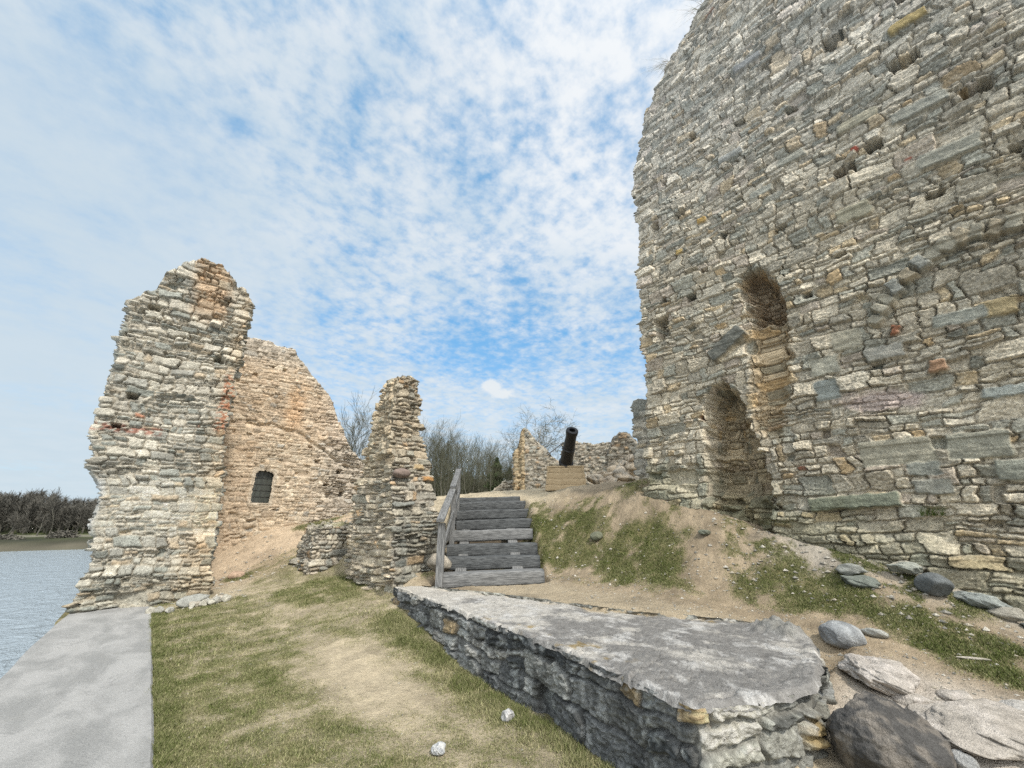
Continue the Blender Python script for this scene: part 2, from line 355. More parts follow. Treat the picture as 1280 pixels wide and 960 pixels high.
def interp_secs(sec, Z):
    z = [r[0] for r in sec]; return [np.interp(Z, z, [r[k] for r in sec]) for k in (1, 2, 3, 4)]
def ruin(name, sec, top, P, seed, ds, zs, loc=(0, 0, 0), rz=0.0, mod=None, parent=None, rag=.10, bulk=.05, mat=None, holes=None, trag=.14, topc=None, uA=None, pre=None):
    """closed masonry block with a ragged top; side order: front(-y) right(+x) back(+y) left(-x)"""
    zs = np.asarray(zs, float); zm = .5*(zs[0]+zs[-1]); x0, x1, y0, y1 = [float(np.max(np.abs(q)))*0+float(np.interp(zm, [r[0] for r in sec], [r[k] for r in sec])) for k, q in zip((1, 2, 3, 4), (0, 0, 0, 0))]
    Ls = [x1-x0, y1-y0, x1-x0, y1-y0]; side = []; tt = []; ss = []; acc = 0
    for k in range(4):
        n = max(3, int(math.ceil(Ls[k]/ds[k]))); t = np.arange(n)/n
        if k == 0 and uA is not None: t = (np.asarray(uA)-uA[0])/(uA[-1]-uA[0])*(1-1e-4); n = len(t)
        side.append(np.full(n, k)); tt.append(t); ss.append(acc+t*Ls[k]); acc += Ls[k]
    side = np.concatenate(side); tt = np.concatenate(tt); ss = np.concatenate(ss); nc = len(ss); nr = len(zs)
    Zg, Sg = np.meshgrid(zs, ss, indexing='ij'); SD = np.broadcast_to(side, Zg.shape); TT = np.broadcast_to(tt, Zg.shape)
    a0, a1, b0, b1 = interp_secs(sec, Zg)
    def jit(k): 
        q = np.floor(Zg/.17+gn(Zg*1.1, Zg*0+k, seed+k)*.6); return rag*(h2(q, q*0+k, seed+60)-.5)+rag*.8*fbm(Zg/.8, Zg*0+k*3.3, 3, seed+61)
    a0 = a0-jit(0); a1 = a1+jit(1); b0 = b0-jit(2)*.3; b1 = b1+jit(3)
    X = np.select([SD == 0, SD == 1, SD == 2, SD == 3], [a0+(a1-a0)*TT, a1, a1+(a0-a1)*TT, a0])
    Y = np.select([SD == 0, SD == 1, SD == 2, SD == 3], [b0, b0+(b1-b0)*TT, b1, b1+(b0-b1)*TT])
    NX = np.array([0., 1, 0, -1]); NY = np.array([-1., 0, 1, 0]); L4 = np.array(Ls)
    nx = NX[SD].astype(float); ny = NY[SD].astype(float); cw = .13
    dS = TT*L4[SD]; dE = (1-TT)*L4[SD]
    wS = .5*np.clip(1-dS/cw, 0, 1); wE = .5*np.clip(1-dE/cw, 0, 1); pv = (SD+3) % 4; nx_ = (SD+1) % 4
    nx = nx*(1-wS-wE)+NX[pv]*wS+NX[nx_]*wE; ny = ny*(1-wS-wE)+NY[pv]*wS+NY[nx_]*wE
    ln = np.hypot(nx, ny); nx /= ln; ny /= ln
    def T(x, y):
        q = np.floor(x/.24+.4*gn(x*1.7, y*1.7, seed+70)); q2 = np.floor(y/.3)
        return top(x, y)+trag*(h2(q, q2, seed+71)-.55)+trag*.9*fbm(x/.55, y/.55, 3, seed+72)+.03*gn(x/.07, y/.07, seed+73)
    over = Zg-T(X, Y); d = np.clip(over, 0, None)
    hx = .5*(a1-a0); hy = .5*(b1-b0); cx = .5*(a0+a1); cy = .5*(b0+b1)
    Xi = cx+np.clip(X-cx, -np.maximum(hx-d, 0), np.maximum(hx-d, 0)); Yi = cy+np.clip(Y-cy, -np.maximum(hy-d, 0), np.maximum(hy-d, 0))
    Zi = np.where(over > 0, T(Xi, Yi), Zg)
    lay = Layout(0, acc, zs[0], zs[-1], seed, P.get('H', (.2, .4)), P.get('W', (.28, .85)), P.get('ptype', (.25, .35, .28, .12)), P.get('SW', (.16, .42)))
    dS, dZ = pre(X, Zg, SD) if pre else (0, 0)
    h, col, p = masonry(Sg+dS, Zg+dZ, lay, P, seed)
    h = h+bulk*fbm(Sg/1.1, Zg/1.0, 3, seed+80)
    if mod: h, col = mod(X, Y, Zg, SD, h, col)
    if topc is not None:
        tm = sst(-.05, .15, over)*sst(-.2, .3, fbm(Xi/.5, Yi/.5, 3, seed+90)); col = lerp(col, np.array(topc), tm[..., None])
    k = 1-sst(0, .1, over)
    V = np.stack([Xi+nx*h*k, Yi+ny*h*k, Zi+np.clip(h, -.06, .12)*(1-k)*.8], -1)
    F = grid_faces(nr, nc, True); dead = (over > np.minimum(hx, hy)+.12)
    keep = ~dead.ravel()[F].all(1)
    if holes is not None:
        inside = holes(X, Zg, SD).ravel()[F].all(1); keep &= ~inside
    F = F[keep]; used = np.zeros(nr*nc, bool); used[F.ravel()] = True; mp = np.cumsum(used)-1
    me = np_mesh(name, V.reshape(-1, 3)[used], mp[F], col.reshape(-1, 3)[used])
    o = link(name, me, mat or M_STONE, parent); o.location = loc; o.rotation_euler = (0, 0, rz); return o

def zrange(*segs):
    out = []
    for a, b, d in segs: out.append(np.arange(a, b, d))
    return np.concatenate(out)

GREYBEIGE = [(5, (.50, .46, .375)), (4, (.43, .405, .34)), (3, (.335, .335, .29)), (3, (.57, .525, .43)), (1.4, (.50, .415, .285)), (.6, (.27, .275, .24)), (.2, (.45, .35, .22)), (.03, (.35, .17, .11)), (1, (.46, .41, .345))]
TOWERPAL = [(5, (.49, .455, .375)), (4, (.41, .395, .34)), (3, (.31, .315, .275)), (3, (.56, .515, .425)), (1.2, (.48, .395, .285)), (1.0, (.22, .225, .195)), (.08, (.38, .19, .12))]
TANPAL = [(5, (.58, .455, .325)), (4, (.51, .39, .275)), (3, (.64, .525, .39)), (2, (.46, .37, .27)), (1.5, (.55, .41, .275)), (1, (.44, .39, .32)), (.5, (.37, .295, .215))]

# ------------------------------------------------------------------ terrain
PL = np.array([(0.4, 3, 0), (.4, 8, 0), (.4, 12, .03), (2, 3, 0), (3, 2, -.02), (3.3, 4.7, .02), (3.4, 6, .2), (3.5, 7.3, .35), (3.7, 8, .36), (4.1, 11, .5), (2, 8, .08),
    (2, 14.2, .3), (1.4, 12, .14), (2, 16, .85), (3.1, 16, 1.42), (4.6, 16, 1.65), (6.1, 16, 2.0), (3, 13, .55), (0, 0, 0), (3, 0, 0), (3, -3, 0), (0, -3, 0), (6, 20, 2.2), (0, 20, .8), (3.5, 14.5, .95), (4.4, 13.5, 1.2), (2.6, 11.5, .28), (3.2, 1.0, 0), (3.2, 9.5, .38), (1.5, 5, .02)])
PR = np.array([(3.4, 2, .53), (3.4, 7, .53), (5, 2, .55), (5.2, 5, .59), (5.9, 4.6, .65), (6.2, 6.0, .68), (5.5, 3.57, .63), (5.8, 2.35, .55), (5.8, 1.55, .5), (5.5, .92, .42), (5.57, .35, .35), (4.7, .36, .3),
    (4.05, .69, .22), (3.64, 1.1, .16), (8, .27, .66), (7.6, .9, .95), (8, 1.43, 1.22), (8, 3, 1.7), (8, 4.0, 2.1), (8, 4.9, 2.42), (6.57, 3.11, .78), (6.8, 2, .78), (7.3, 2.4, 1.15), (7.3, 3.6, 1.5), (8, -2, .4), (5, -2, .12), (4.5, 6.7, .6), (5.9, 5.7, .68), (4.1, 7.0, .55),
    (5.6, 7.4, .95), (6.6, 7.0, 1.2), (7.4, 7.9, 1.8), (8.3, 8.9, 2.25), (7.4, 9.9, 2.2), (6.6, 10.3, 2.1), (7.2, 6.2, 1.55), (7.9, 6.0, 2.25), (6.7, 5.3, .95), (7.2, 4.7, 1.35), (8.5, 8.0, 2.45), (9.9, 9.1, 2.62), (12, 8, 2.85), (15, 15, 3.0), (20, 20, 3), (10, 20, 2.7), (7, 13, 2.25), (5.3, 9.2, 1.55), (6, 12, 2.0), (9, 6.2, 2.5), (12, 4, 2.9), (10, 12, 2.7), (30, 30, 2.6), (12, -2, 1.5), (3.5, -1, .05), (20, 5, 3.0)])
def tps(P):
    n = len(P); A = np.zeros((n+3, n+3)); d = np.hypot(P[:, 0][:, None]-P[:, 0], P[:, 1][:, None]-P[:, 1])
    K = np.where(d > 0, d*d*np.log(np.maximum(d, 1e-9)), 0); A[:n, :n] = K+np.eye(n)*.02; A[:n, n] = 1; A[:n, n+1:] = P[:, :2]; A[n:, :n] = A[:n, n:].T
    w = np.linalg.solve(A, np.r_[P[:, 2], 0, 0, 0])
    def f(x, y):
        shp = np.shape(x); x = np.ravel(x); y = np.ravel(y); out = np.empty(len(x))
        for i in range(0, len(x), 40000):
            X = x[i:i+40000]; Y = y[i:i+40000]; d2 = (X[:, None]-P[:, 0])**2+(Y[:, None]-P[:, 1])**2
            out[i:i+40000] = (.5*d2*np.log(np.maximum(d2, 1e-12)))@w[:n]+w[n]+w[n+1]*X+w[n+2]*Y
        return out.reshape(shp)
    return f
fL, fR = tps(PL), tps(PR)
def ground_z(x, y, detail=True):
    x = np.asarray(x, float); y = np.asarray(y, float)
    xc = np.clip(x, -2, 22); yc = np.clip(y, -4, 22); xc = np.where(xc > 7.75, 7.75+(xc-7.75)*sst(4.7, 5.6, y), xc)
    zl = np.clip(fL(xc, yc), -.15, 2.3); zr = np.clip(fR(xc, yc), -.1, 3.2)
    # boundary: low wall and pillar line, widening beyond both ends
    mid = np.interp(y, [-4, 1.0, 1.6, 7.5, 10.5, 14, 18], [3.6, 3.3, 3.3, 3.75, 4.1, 5.2, 6.8]); wid = np.interp(y, [-4, .6, 1.5, 10.3, 12, 16], [1.6, .7, .25, .25, 1.2, 2.2])
    w = sst(-1, 1, (x-mid)/wid)
    z = zl+(zr-zl)*w
    # the bed of the stairs lies below the treads
    ax, ay = .584, .812; t = ((x-5.0)*ax+(y-6.55)*ay)/4.45; la = (x-5.0)*ay-(y-6.55)*ax
    bed = .765+1.55*t-.52; k = sst(1.12, .86, np.abs(la))*sst(-.06, .02, t)*sst(1.04, .98, t); z = np.where(z > bed, z+(bed-z)*k, z)
    dip = sst(.12, .0, np.hypot(np.maximum(np.maximum(3.0-x, x-np.interp(y, [1.5, 2.2, 3.55, 5.4, 6.9], [5.6, 5.55, 4.9, 4.5, 3.95])), 0), np.maximum(np.maximum(1.5-y, y-6.9), 0))); z = z-.10*dip*w
    far = sst(22, 70, np.hypot(x, y)); z = z*(1-far)+far*2.2
    if detail:
        z = z+.035*fbm(x/1.1, y/1.1, 4, 5)+.015*fbm(x/.18, y/.18, 3, 6)+.006*gn(x/.06, y/.06, 8)
        mound = w*sst(.65, 1.0, z); z = z+mound*(.11*fbm(x/.55, y/.55, 5, 7, .6))
    return z
def path_bare(x, y):
    return sst(.42, .15, np.abs((x-6.35)*.62-(y-3.35)*.0-(y-3.3)*1.6)*.5+0*x)*sst(6.2, 6.5, x)
def grass_mask(x, y):
    n = fbm(x/.9, y/.9, 4, 101); n2 = fbm(x/.28, y/.28, 3, 102)
    # lawn on the left
    gl = .85*sst(.85, .42, x+.15*n)*(y < 11)+.30*sst(1.35, .55, x+.25*n)*sst(14.0, 11.0, y)+.95*sst(.55, .1, np.abs(x-np.interp(y, [0, 4.7, 6, 7.4], [2.85, 3.12, 3.18, 3.25]))*1.0+.1*n)*sst(7.6, 6.6, y)
    gl = np.maximum(gl, .54+.24*sst(2.4, .8, x)-.55*sst(.9, .0, np.hypot((x-2.15)/.75, (y-5.2)/2.4)))
    gl = np.maximum(gl, .9*sst(1.5, .6, np.hypot((x-3.1)/1.1, (y-9.8)/1.5)))
    gl = gl-.9*sst(.75, .2, np.abs(x-(1.6+.10*(y-12)))*1.2)*sst(11.2, 12.5, y)-.5*sst(13.8, 15, y)-.35*sst(.5, .1, np.abs(y-11.4))*sst(2.4, 1.4, x)
    gl = np.maximum(gl, .85*sst(1, .5, np.hypot((x-2.05)/.5, (y-13.6)/.7)))
    gl = np.maximum(gl, .8*sst(1, .4, np.hypot((x-4.4)/1.1, (y-15.6)/.5)))
    # bank on the right
    def pin(pts):
        ins = np.zeros(x.shape, bool); ds = np.full(x.shape, 9.0); X = x+.22*n+.10*n2; Y = y+.3*fbm(x/.5+7, y/.5, 3, 104)
        for (x1, y1), (x2, y2) in zip(pts, pts[1:]+pts[:1]):
            ins ^= ((y1 > Y) != (y2 > Y)) & (X < (x2-x1)*(Y-y1)/((y2-y1) or 1e-9)+x1); t = np.clip(((X-x1)*(x2-x1)+(Y-y1)*(y2-y1))/((x2-x1)**2+(y2-y1)**2), 0, 1); ds = np.minimum(ds, np.hypot(X-x1-t*(x2-x1), Y-y1-t*(y2-y1)))
        return sst(-.18, .22, np.where(ins, ds, -ds))
    gr = np.maximum.reduce([pin([(6.1, 6.5), (7.5, 8.4), (7.7, 6.2), (6.95, 5.3), (6.5, 5.7)]), pin([(5.95, 4.6), (6.5, 5.3), (7.3, 5.5), (7.6, 4.6), (7.4, 3.7), (6.9, 3.6), (6.25, 3.45)]), pin([(6.95, 3.0), (7.35, 2.35), (7.2, 1.6), (6.9, .9), (6.85, .3), (6.9, -1.2), (5.5, -1.2), (5.65, .35), (6.15, 1.1), (6.4, 1.75), (6.4, 2.75)]), .8*pin([(7.7, 5.2), (8.1, 6.2), (8.4, 5.6), (8.1, 4.7)])])
    brk = fbm(x/.38, y/.38, 4, 105, .6)
    ban = sst(.60, .74, ground_z(x, y, False))*sst(8.3, 7.8, x)*(y < 8.5)*(1-path_bare(x, y)); gr = np.maximum(gr*np.clip(.95+1.2*brk, .0, 1), np.where(y < 2.9, .80, .68)*ban*sst(-.20, .18, brk+.3*n))
    isr = sst(-.2, .2, x-np.interp(y, [-4, 1.0, 1.6, 7.5, 10.5, 14, 18], [3.6, 3.3, 3.3, 3.75, 4.1, 5.2, 6.8]))
    far = sst(14, 22, np.hypot(x, y))*.6
    return np.clip(np.maximum(lerp(gl, gr, isr)*(1+.9*brk*(x < 3.5))+.18*n*(gl > .1)+.16*n2*(gl > .1), far), 0, 1)
def axis(segs):
    out = []
    for a, b, d in segs: out += list(np.arange(a, b, d))
    return np.array(out)
def build_ground():
    gx = list(axis([(-1.0, 0, .08), (0, 6, .028), (6, 8.4, .035), (8.4, 13, .15), (13, 24, .5)])); s = .6
    while gx[-1] < 900: gx.append(gx[-1]+s); s *= 1.22
    gy = list(axis([(-3.0, -.2, .12), (-.2, 8, .032), (8, 17, .06), (17, 24, .3)])); s = .6
    while gy[-1] < 900: gy.append(gy[-1]+s); s *= 1.22
    lo = [-3.0]; s = .4
    while lo[-1] > -500: lo.append(lo[-1]-s); s *= 1.4
    gy = lo[:0:-1]+gy
    gx = np.array(gx); gy = np.array(gy); Y, X = np.meshgrid(gy, gx, indexing='ij')
    Z = ground_z(X, Y); inner = (X < .42); Z = np.where(X < .36, np.minimum(Z, -.06)-.1, Z)
    Z = np.where((X < .36) & (Y > 12.3), ground_z(X, Y), Z)
    g = grass_mask(X, Y)
    n = fbm(X/.8, Y/.8, 4, 103)
    soil = np.array((.42, .355, .25))*np.ones(X.shape+(1,))
    right = sst(3.4, 4.2, X)*sst(9, 7, Y)
    soil = lerp(soil, np.array((.30, .24, .165))*(1+.40*fbm(X/.45, Y/.45, 5, 106, .6))[..., None], right[..., None])
    pale = sst(1.2, .3, np.abs(X-4.6)/1.1)*sst(1.6, .9, Y+.2*n)*sst(3.2, 3.9, X); soil = lerp(soil, np.array((.50, .45, .39))*(1+.3*fbm(X/.18, Y/.18, 4, 107, .6))[..., None], pale[..., None])
    ax, ay = .584, .812; tt = ((X-5.0)*ax+(Y-6.55)*ay)/4.45; la = (X-5.0)*ay-(Y-6.55)*ax; stair_shade = sst(1.0, .85, np.abs(la))*sst(-.02, .04, tt)*sst(1.0, .95, tt); soil = lerp(soil, np.array((.11, .09, .065)), stair_shade[..., None])  # soil painted darker below the logs so the gaps read as shade
    rub = sst(6.9, 7.6, X+.4*n)*sst(3.2, 2.2, Y); soil = lerp(soil, np.array((.36, .33, .28)), (.8*rub)[..., None])
    court = sst(12, 14, Y)*sst(6.5, 5, X); soil = lerp(soil, np.array((.50, .395, .28)), court[..., None])
    soil = soil*(1+.16*gn(X/.07, Y/.07, 108)+.14*fbm(X/.25, Y/.25, 3, 109))[..., None]
    onpath = sst(.9, .3, np.abs(X-5.1))*sst(1.4, 1.9, Y)*sst(7, 6.3, Y); soil = lerp(soil, np.array((.37, .31, .22)), (.75*onpath)[..., None])
    dark = sst(.0, .35, n)*.25; soil = soil*(1-dark[..., None])
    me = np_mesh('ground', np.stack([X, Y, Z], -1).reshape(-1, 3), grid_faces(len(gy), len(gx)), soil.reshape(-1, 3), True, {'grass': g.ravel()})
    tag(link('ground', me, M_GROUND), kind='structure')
build_ground()

# water, walkway, far bank
def plane(name, pts, mat):
    me = bpy.data.meshes.new(name); me.from_pydata(pts, [], [tuple(range(len(pts)))]); return link(name, me, mat)
tag(plane('water', [(-900, -900, -2.5), (60, -900, -2.5), (60, 900, -2.5), (-900, 900, -2.5)], M_WATER), kind='structure')
def build_walkway():
    ys = np.concatenate([np.arange(-25, 2, 1.0), np.arange(2, 12.62, .12)]); rows = []
    for y in ys:
        e = .37+.012*gn(np.array(y/1.5), np.array(0.), 3)+.008*gn(np.array(y/.2), np.array(1.), 4); e = float(e)-.16*max(0, (y-11)/1.6)**2
        l = -.93+.02*float(gn(np.array(y/1.3), np.array(5.), 3)); t = .045+.006*float(gn(np.array(y/.9), np.array(9.), 3))
        l += .12*max(0, (y-9.5)/3)
        rows.append([(l+.02, y, -3.2), (l, y, t-.03), (l+.025, y, t), (l+.4, y, t+.006), (.5*(l+e)+.1, y, t+.010), (e-.3, y, t+.006), (e-.02, y, t), (e, y, t-.02), (e, y, -.4)])
    V = np.array(rows).reshape(-1, 3); F = grid_faces(len(ys), 9)[:, ::-1]; n = len(V)
    me = np_mesh('walkway', V, F, None, False); tag(link('walkway', me, M_CONC), kind='structure')
build_walkway()
def build_bank():
    # strip along the far shore, from the water up to the foot of the wood
    L = np.linspace(-260, 40, 241); rows = []
    prof = [(-3, -4), (0, -2.55), (1.5, -2.0), (4, -1.55), (8, -1.25), (13, -1.05), (14.5, -.85), (18, -.65), (30, .3), (60, 2.5), (140, 4)]
    for l in L:
        r = []
        for d, z in prof:
            k = 1.2*float(gn(np.array(l/9.), np.array(d/9.), 31)); x = l; y = 91.6-.02*abs(l+10)+d+k*(d < 20); r.append((x, y, z+.25*float(gn(np.array(l/5.), np.array(d/3.), 32))*(d > 0)))
        rows.append(r)
    V = np.array(rows); c = np.zeros(V.shape); prc = [(.07, .065, .05), (.09, .085, .06), (.095, .085, .06), (.05, .048, .03), (.042, .045, .022), (.042, .048, .022), (.20, .19, .15), (.085, .10, .04), (.06, .06, .035), (.05, .05, .035), (.05, .05, .035)]
    for k in range(len(prof)): c[:, k] = np.array(prc[k])
    c *= (1+.35*gn(V[..., 0]/4., V[..., 1]/2., 33))[..., None]
    me = np_mesh('far_riverbank', V.reshape(-1, 3), grid_faces(len(L), len(prof)), np.clip(c, .02, .8).reshape(-1, 3))
    tag(link('riverbank', me, M_ROCK), kind='structure')
build_bank()

# ------------------------------------------------------------------ big wall on the right (front faces -X in the world)
def ell(x, z, cx, cz, rx, rz_): return np.hypot((x-cx)/rx, (z-cz)/rz_)
def poly_in(X, Z, pts, seed, amp=.05):
    """signed-ish distance inside polygon (positive inside)"""
    X = X+amp*gn(X/.2, Z/.2, seed)+amp*.5*gn(X/.07, Z/.07, seed+2); Z = Z+amp*gn(X/.2, Z/.2, seed+1)
    ins = np.zeros(X.shape, bool); dist = np.full(X.shape, 9.0); n = len(pts)
    for i in range(n):
        (x1, z1), (x2, z2) = pts[i], pts[(i+1) % n]
        cond = ((z1 > Z) != (z2 > Z)) & (X < (x2-x1)*(Z-z1)/((z2-z1) or 1e-9)+x1); ins ^= cond
        t = np.clip(((X-x1)*(x2-x1)+(Z-z1)*(z2-z1))/((x2-x1)**2+(z2-z1)**2), 0, 1)
        dist = np.minimum(dist, np.hypot(X-x1-t*(x2-x1), Z-z1-t*(z2-z1)))
    return np.where(ins, dist, -dist)
NICHE = [(-3.84, 1.2), (-3.76, 2.42), (-3.66, 3.34), (-3.56, 3.98), (-3.36, 4.26), (-3.11, 4.30), (-2.90, 4.02), (-2.72, 3.25), (-2.58, 2.5), (-2.62, 1.2)]
UPPER = [(-2.56, 6.30), (-2.25, 6.46), (-1.97, 6.20), (-1.79, 5.55), (-1.83, 5.05), (-2.44, 5.10), (-2.50, 5.7)]
CHAN = [(-2.5, 5.2), (-1.83, 5.2), (-1.88, 4.34), (-2.08, 3.66), (-2.36, 2.9), (-2.72, 3.2), (-2.66, 4.2)]
def big_pre(X, Z, SD):
    f = SD == 0; dS = 0*X
    for pts, sd, amp, D, w, c in ((NICHE, 912, .06, .78, .20, -3.15), (UPPER, 911, .07, .7, .18, -2.15), (CHAN, 910, .07, .22, .22, -2.2)):
        dS = dS+f*D*sst(0, w, poly_in(X, Z, pts, sd, amp))*np.tanh((c-X)/.22)
    return dS, 0*X
def big_mod(X, Y, Z, SD, h, col):
    f = SD == 0
    # higher courses are greyer, lower ones warmer
    t = sst(5.5, 12, Z)[..., None]; g = col.mean(-1, keepdims=True); col = col*1.10; col = lerp(col*np.array((1.06, 1.02, .96)), lerp(col, g, .35)*np.array((1.26, 1.23, 1.20)), t)
    # footing that steps out
    foot = sst(.25, -.15, Z-(np.interp(-X, [0, 1.4, 3, 4.9], [.95, 1.55, 1.85, 2.4]))+.25*gn(X/.5, Z/.3, 900)); h = h+.16*foot*f
    ochre = np.array((.38, .25, .14)); pe = poly_in(X, Z, CHAN, 910, .07); k = sst(-.05, .12, pe)*f
    h = h-.22*sst(0, .22, pe)*f; col = lerp(col, col*np.array((1.0, .83, .62)), (.65*k)[..., None])
    pe = poly_in(X, Z, UPPER, 911, .07); h = h-.70*sst(0, .18, pe)*f; col = lerp(col, ochre*(1+.3*fbm(X/.1, Z/.1, 3, 5))[..., None], (.6*sst(.02, .1, pe)*f)[..., None])
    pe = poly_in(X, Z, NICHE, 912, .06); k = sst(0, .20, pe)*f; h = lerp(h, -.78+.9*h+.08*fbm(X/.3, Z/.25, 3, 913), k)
    col = lerp(col, col*np.array((.84, .78, .68))*(1+.3*fbm(X/.3, Z/.4, 4, 914))[..., None], k[..., None])  # inside of the niche tinted warm and darkened, shade put into the colour
    rb = sst(.25, -.1, Z-(2.1+.3*fbm(X/.3, Z*0, 2, 915)))*k; h = h+.38*rb*(1+.5*gn(X/.2, Z/.15, 916))
    for i, (cx, cz, w, hh, d) in enumerate([(-3.47, 6.27, .20, .17, .3), (-4.23, 5.83, .3, .5, .22), (-2.61, 7.35, .16, .14, .25), (-3.44, 8.45, .25, .2, .2), (-4.1, 8.53, .2, .22, .2), (.56, 8.92, .34, .26, .35), (-.55, 7.44, .3, .2, .3), (-.11, 7.63, .22, .2, .3), (-.13, 10.37, .3, .3, .22), (1.08, 7.72, .3, .2, .2), (-1.49, 5.41, .14, .1, .15), (-1.64, 6.94, .2, .14, .15), (-4.1, 6.49, .14, .14, .2), (-1.0, 9.4, .18, .16, .2), (-2.9, 10.4, .16, .2, .18), (-2.2, 8.0, .16, .12, .2), (-1.2, 10.9, .22, .2, .2), (.9, 10.2, .3, .2, .25), (-3.7, 9.6, .14, .18, .18), (-.9, 5.9, .16, .1, .18), (.3, 6.3, .2, .1, .2), (-3.1, 6.75, .14, .12, .2), (1.2, 6.5, .24, .12, .2), (-1.9, 9.9, .18, .14, .2)]):
        h = np.where(f, hole(X, Z, h, cx, cz, w*1.1, hh*1.1, d*1.7, 920+i, .03), h)
    # remains of a springing arch: a ridge of knobbly stones
    ar = [(-.78, 4.55), (-.5, 4.96), (.01, 5.34), (.46, 5.49), (.94, 5.39), (1.5, 5.1)]
    rr = random.Random(4)
    for a, b in zip(ar[:-1], ar[1:]):
        n = 3
        for k in range(n):
            t = (k+.5)/n; cx = a[0]+(b[0]-a[0])*t; cz = a[1]+(b[1]-a[1])*t; rot = math.atan2(b[1]-a[1], b[0]-a[0])
            hh, cc = stone_override(X, Z, h, col, cx, cz, .17+.05*rr.random(), .20+.08*rr.random(), rot+rr.uniform(-.4, .4), .14+.08*rr.random(), rr.choice([(.40, .37, .29), (.33, .33, .29), (.42, .36, .26)]), 930+k+int(cx*50))
            h = np.where(f, hh, h); col = np.where(f[..., None], cc, col)
    S = [(-2.90, 4.95, .80, .30, .50, .20, (.17, .17, .145)), (-.26, 3.74, .22, .20, .1, .11, (.43, .27, .17)), (-.95, 2.62, .85, .40, .03, .06, (.40, .375, .29)), (-.15, 2.62, .60, .38, .0, .05, (.36, .35, .28)),
         (.35, 2.28, .9, .28, .05, .07, (.31, .315, .26)), (-.72, 2.36, .38, .22, .03, .08, (.27, .275, .235)), (-.68, 2.12, .42, .24, .0, .09, (.335, .33, .28)), (.45, 4.35, .36, .26, .1, .07, (.43, .345, .20)), (1.0, 4.05, .45, .3, .15, .08, (.32, .325, .27)), (.1, 4.35, .55, .22, .1, .06, (.33, .335, .285)),
         (.3, 3.25, .60, .18, .05, .06, (.38, .40, .36)), (.9, 3.5, .5, .2, .1, .07, (.43, .36, .21)), (-1.5, 4.1, .42, .34, .1, .06, (.40, .385, .31)), (-1.15, 4.45, .40, .36, .15, .05, (.42, .39, .30)), (-1.55, 3.7, .34, .36, .05, .05, (.32, .34, .31)), (-.75, 4.1, .5, .25, .1, .06, (.39, .375, .32)),
         (.75, 9.6, .5, .22, .2, .12, (.42, .33, .16)), (-.2, 8.3, .6, .24, .2, .08, (.40, .37, .28)), (.5, 7.9, .7, .26, .2, .08, (.335, .33, .28)), (-.35, 7.75, .16, .14, .2, .06, (.34, .09, .06)), (.2, 7.1, .12, .07, .2, .04, (.36, .09, .06)), (.6, 6.9, .7, .3, .2, .08, (.35, .34, .28)), (-.6, 6.6, .5, .3, .2, .07, (.41, .38, .28)), (-3.64, 3.62, .1, .12, .1, -.25, (.40, .13, .06)),
         (-1.2, 8.3, .5, .22, .2, .07, (.38, .37, .31)), (-1.8, 7.9, .45, .2, .2, .08, (.36, .355, .30)), (-3.0, 8.0, .22, .18, .2, .07, (.43, .29, .11)), (-3.6, 7.5, .2, .16, .2, .06, (.44, .32, .13)), (-2.2, 9.2, .55, .2, .2, .08, (.38, .38, .35)), (.2, 11.2, .7, .25, .2, .08, (.36, .355, .31)), (-1.5, 11.3, .6, .22, .2, .08, (.36, .36, .35))]
    for i, (cx, cz, w, hh_, rot, pr, c) in enumerate(S):
        hh, cc = stone_override(X, Z, h, col, cx, cz, w, hh_, -rot*.3 if i != 0 else .55, pr, c, 950+i*5); h = np.where(f, hh, h); col = np.where(f[..., None], cc, col)
    pk = sst(1.1, .5, ell(X, Z+.12*X, -.92, 3.29, .55, .20)+.5*fbm(X/.25, Z/.2, 4, 985))*f; col = lerp(col, col.mean(-1, keepdims=True)*np.array((1.08, .86, .78)), (.75*pk)[..., None]); h = h*(1-.5*pk)
    hh, cc = stone_override(X, Z, h, col, -1.58, 1.95, 1.14, .23, .06, .17, (.225, .24, .18), 1201); h = np.where(f, hh, h); col = np.where(f[..., None], cc, col)
    # greenish growth near the ground
    gz = Z-np.interp(-X, [0, 1.4, 3, 4.9], [.7, 1.25, 1.7, 2.45]); mo = sst(.9, .0, gz+.6*fbm(X/.5, Z/.4, 3, 990))*.45*f; col = lerp(col, np.array((.17, .18, .10)), mo[..., None])
    return h, col
bw = empty('tower_ruin', (8, 2, 0))
tag(bw, 'towering ruined rubble wall with a tall pointed niche, filling the right side', 'castle ruin')
P_BIG = dict(pal=GREYBEIGE, H=(.15, .30), W=(.20, .58), ptype=(.40, .45, .14, .01), SW=(.13, .31), prot=.038, out=.045, mort=.022, rough=.019, tilt=.42, gap=.003, bev=.015, miss=.03, missd=.08, lichen=.28, lichc=(.44, .43, .38), mortc=(.50, .455, .37), stain=.24, jit=.20)
secB = [(-.5, -4.95, 4.2, 8.0, 10.2), (2.5, -4.90, 4.2, 8.0, 10.2), (4.25, -4.80, 4.2, 8.01, 10.2), (7.07, -4.67, 4.2, 8.02, 10.2), (8.9, -4.55, 4.2, 8.05, 10.2), (10.4, -4.52, 4.2, 8.08, 10.2), (12.2, -3.96, 4.2, 8.1, 10.2), (13.5, -2.97, 4.2, 8.12, 10.2), (14.6, -1.6, 4.2, 8.15, 10.2), (17, -.6, 4.2, 8.2, 10.2)]
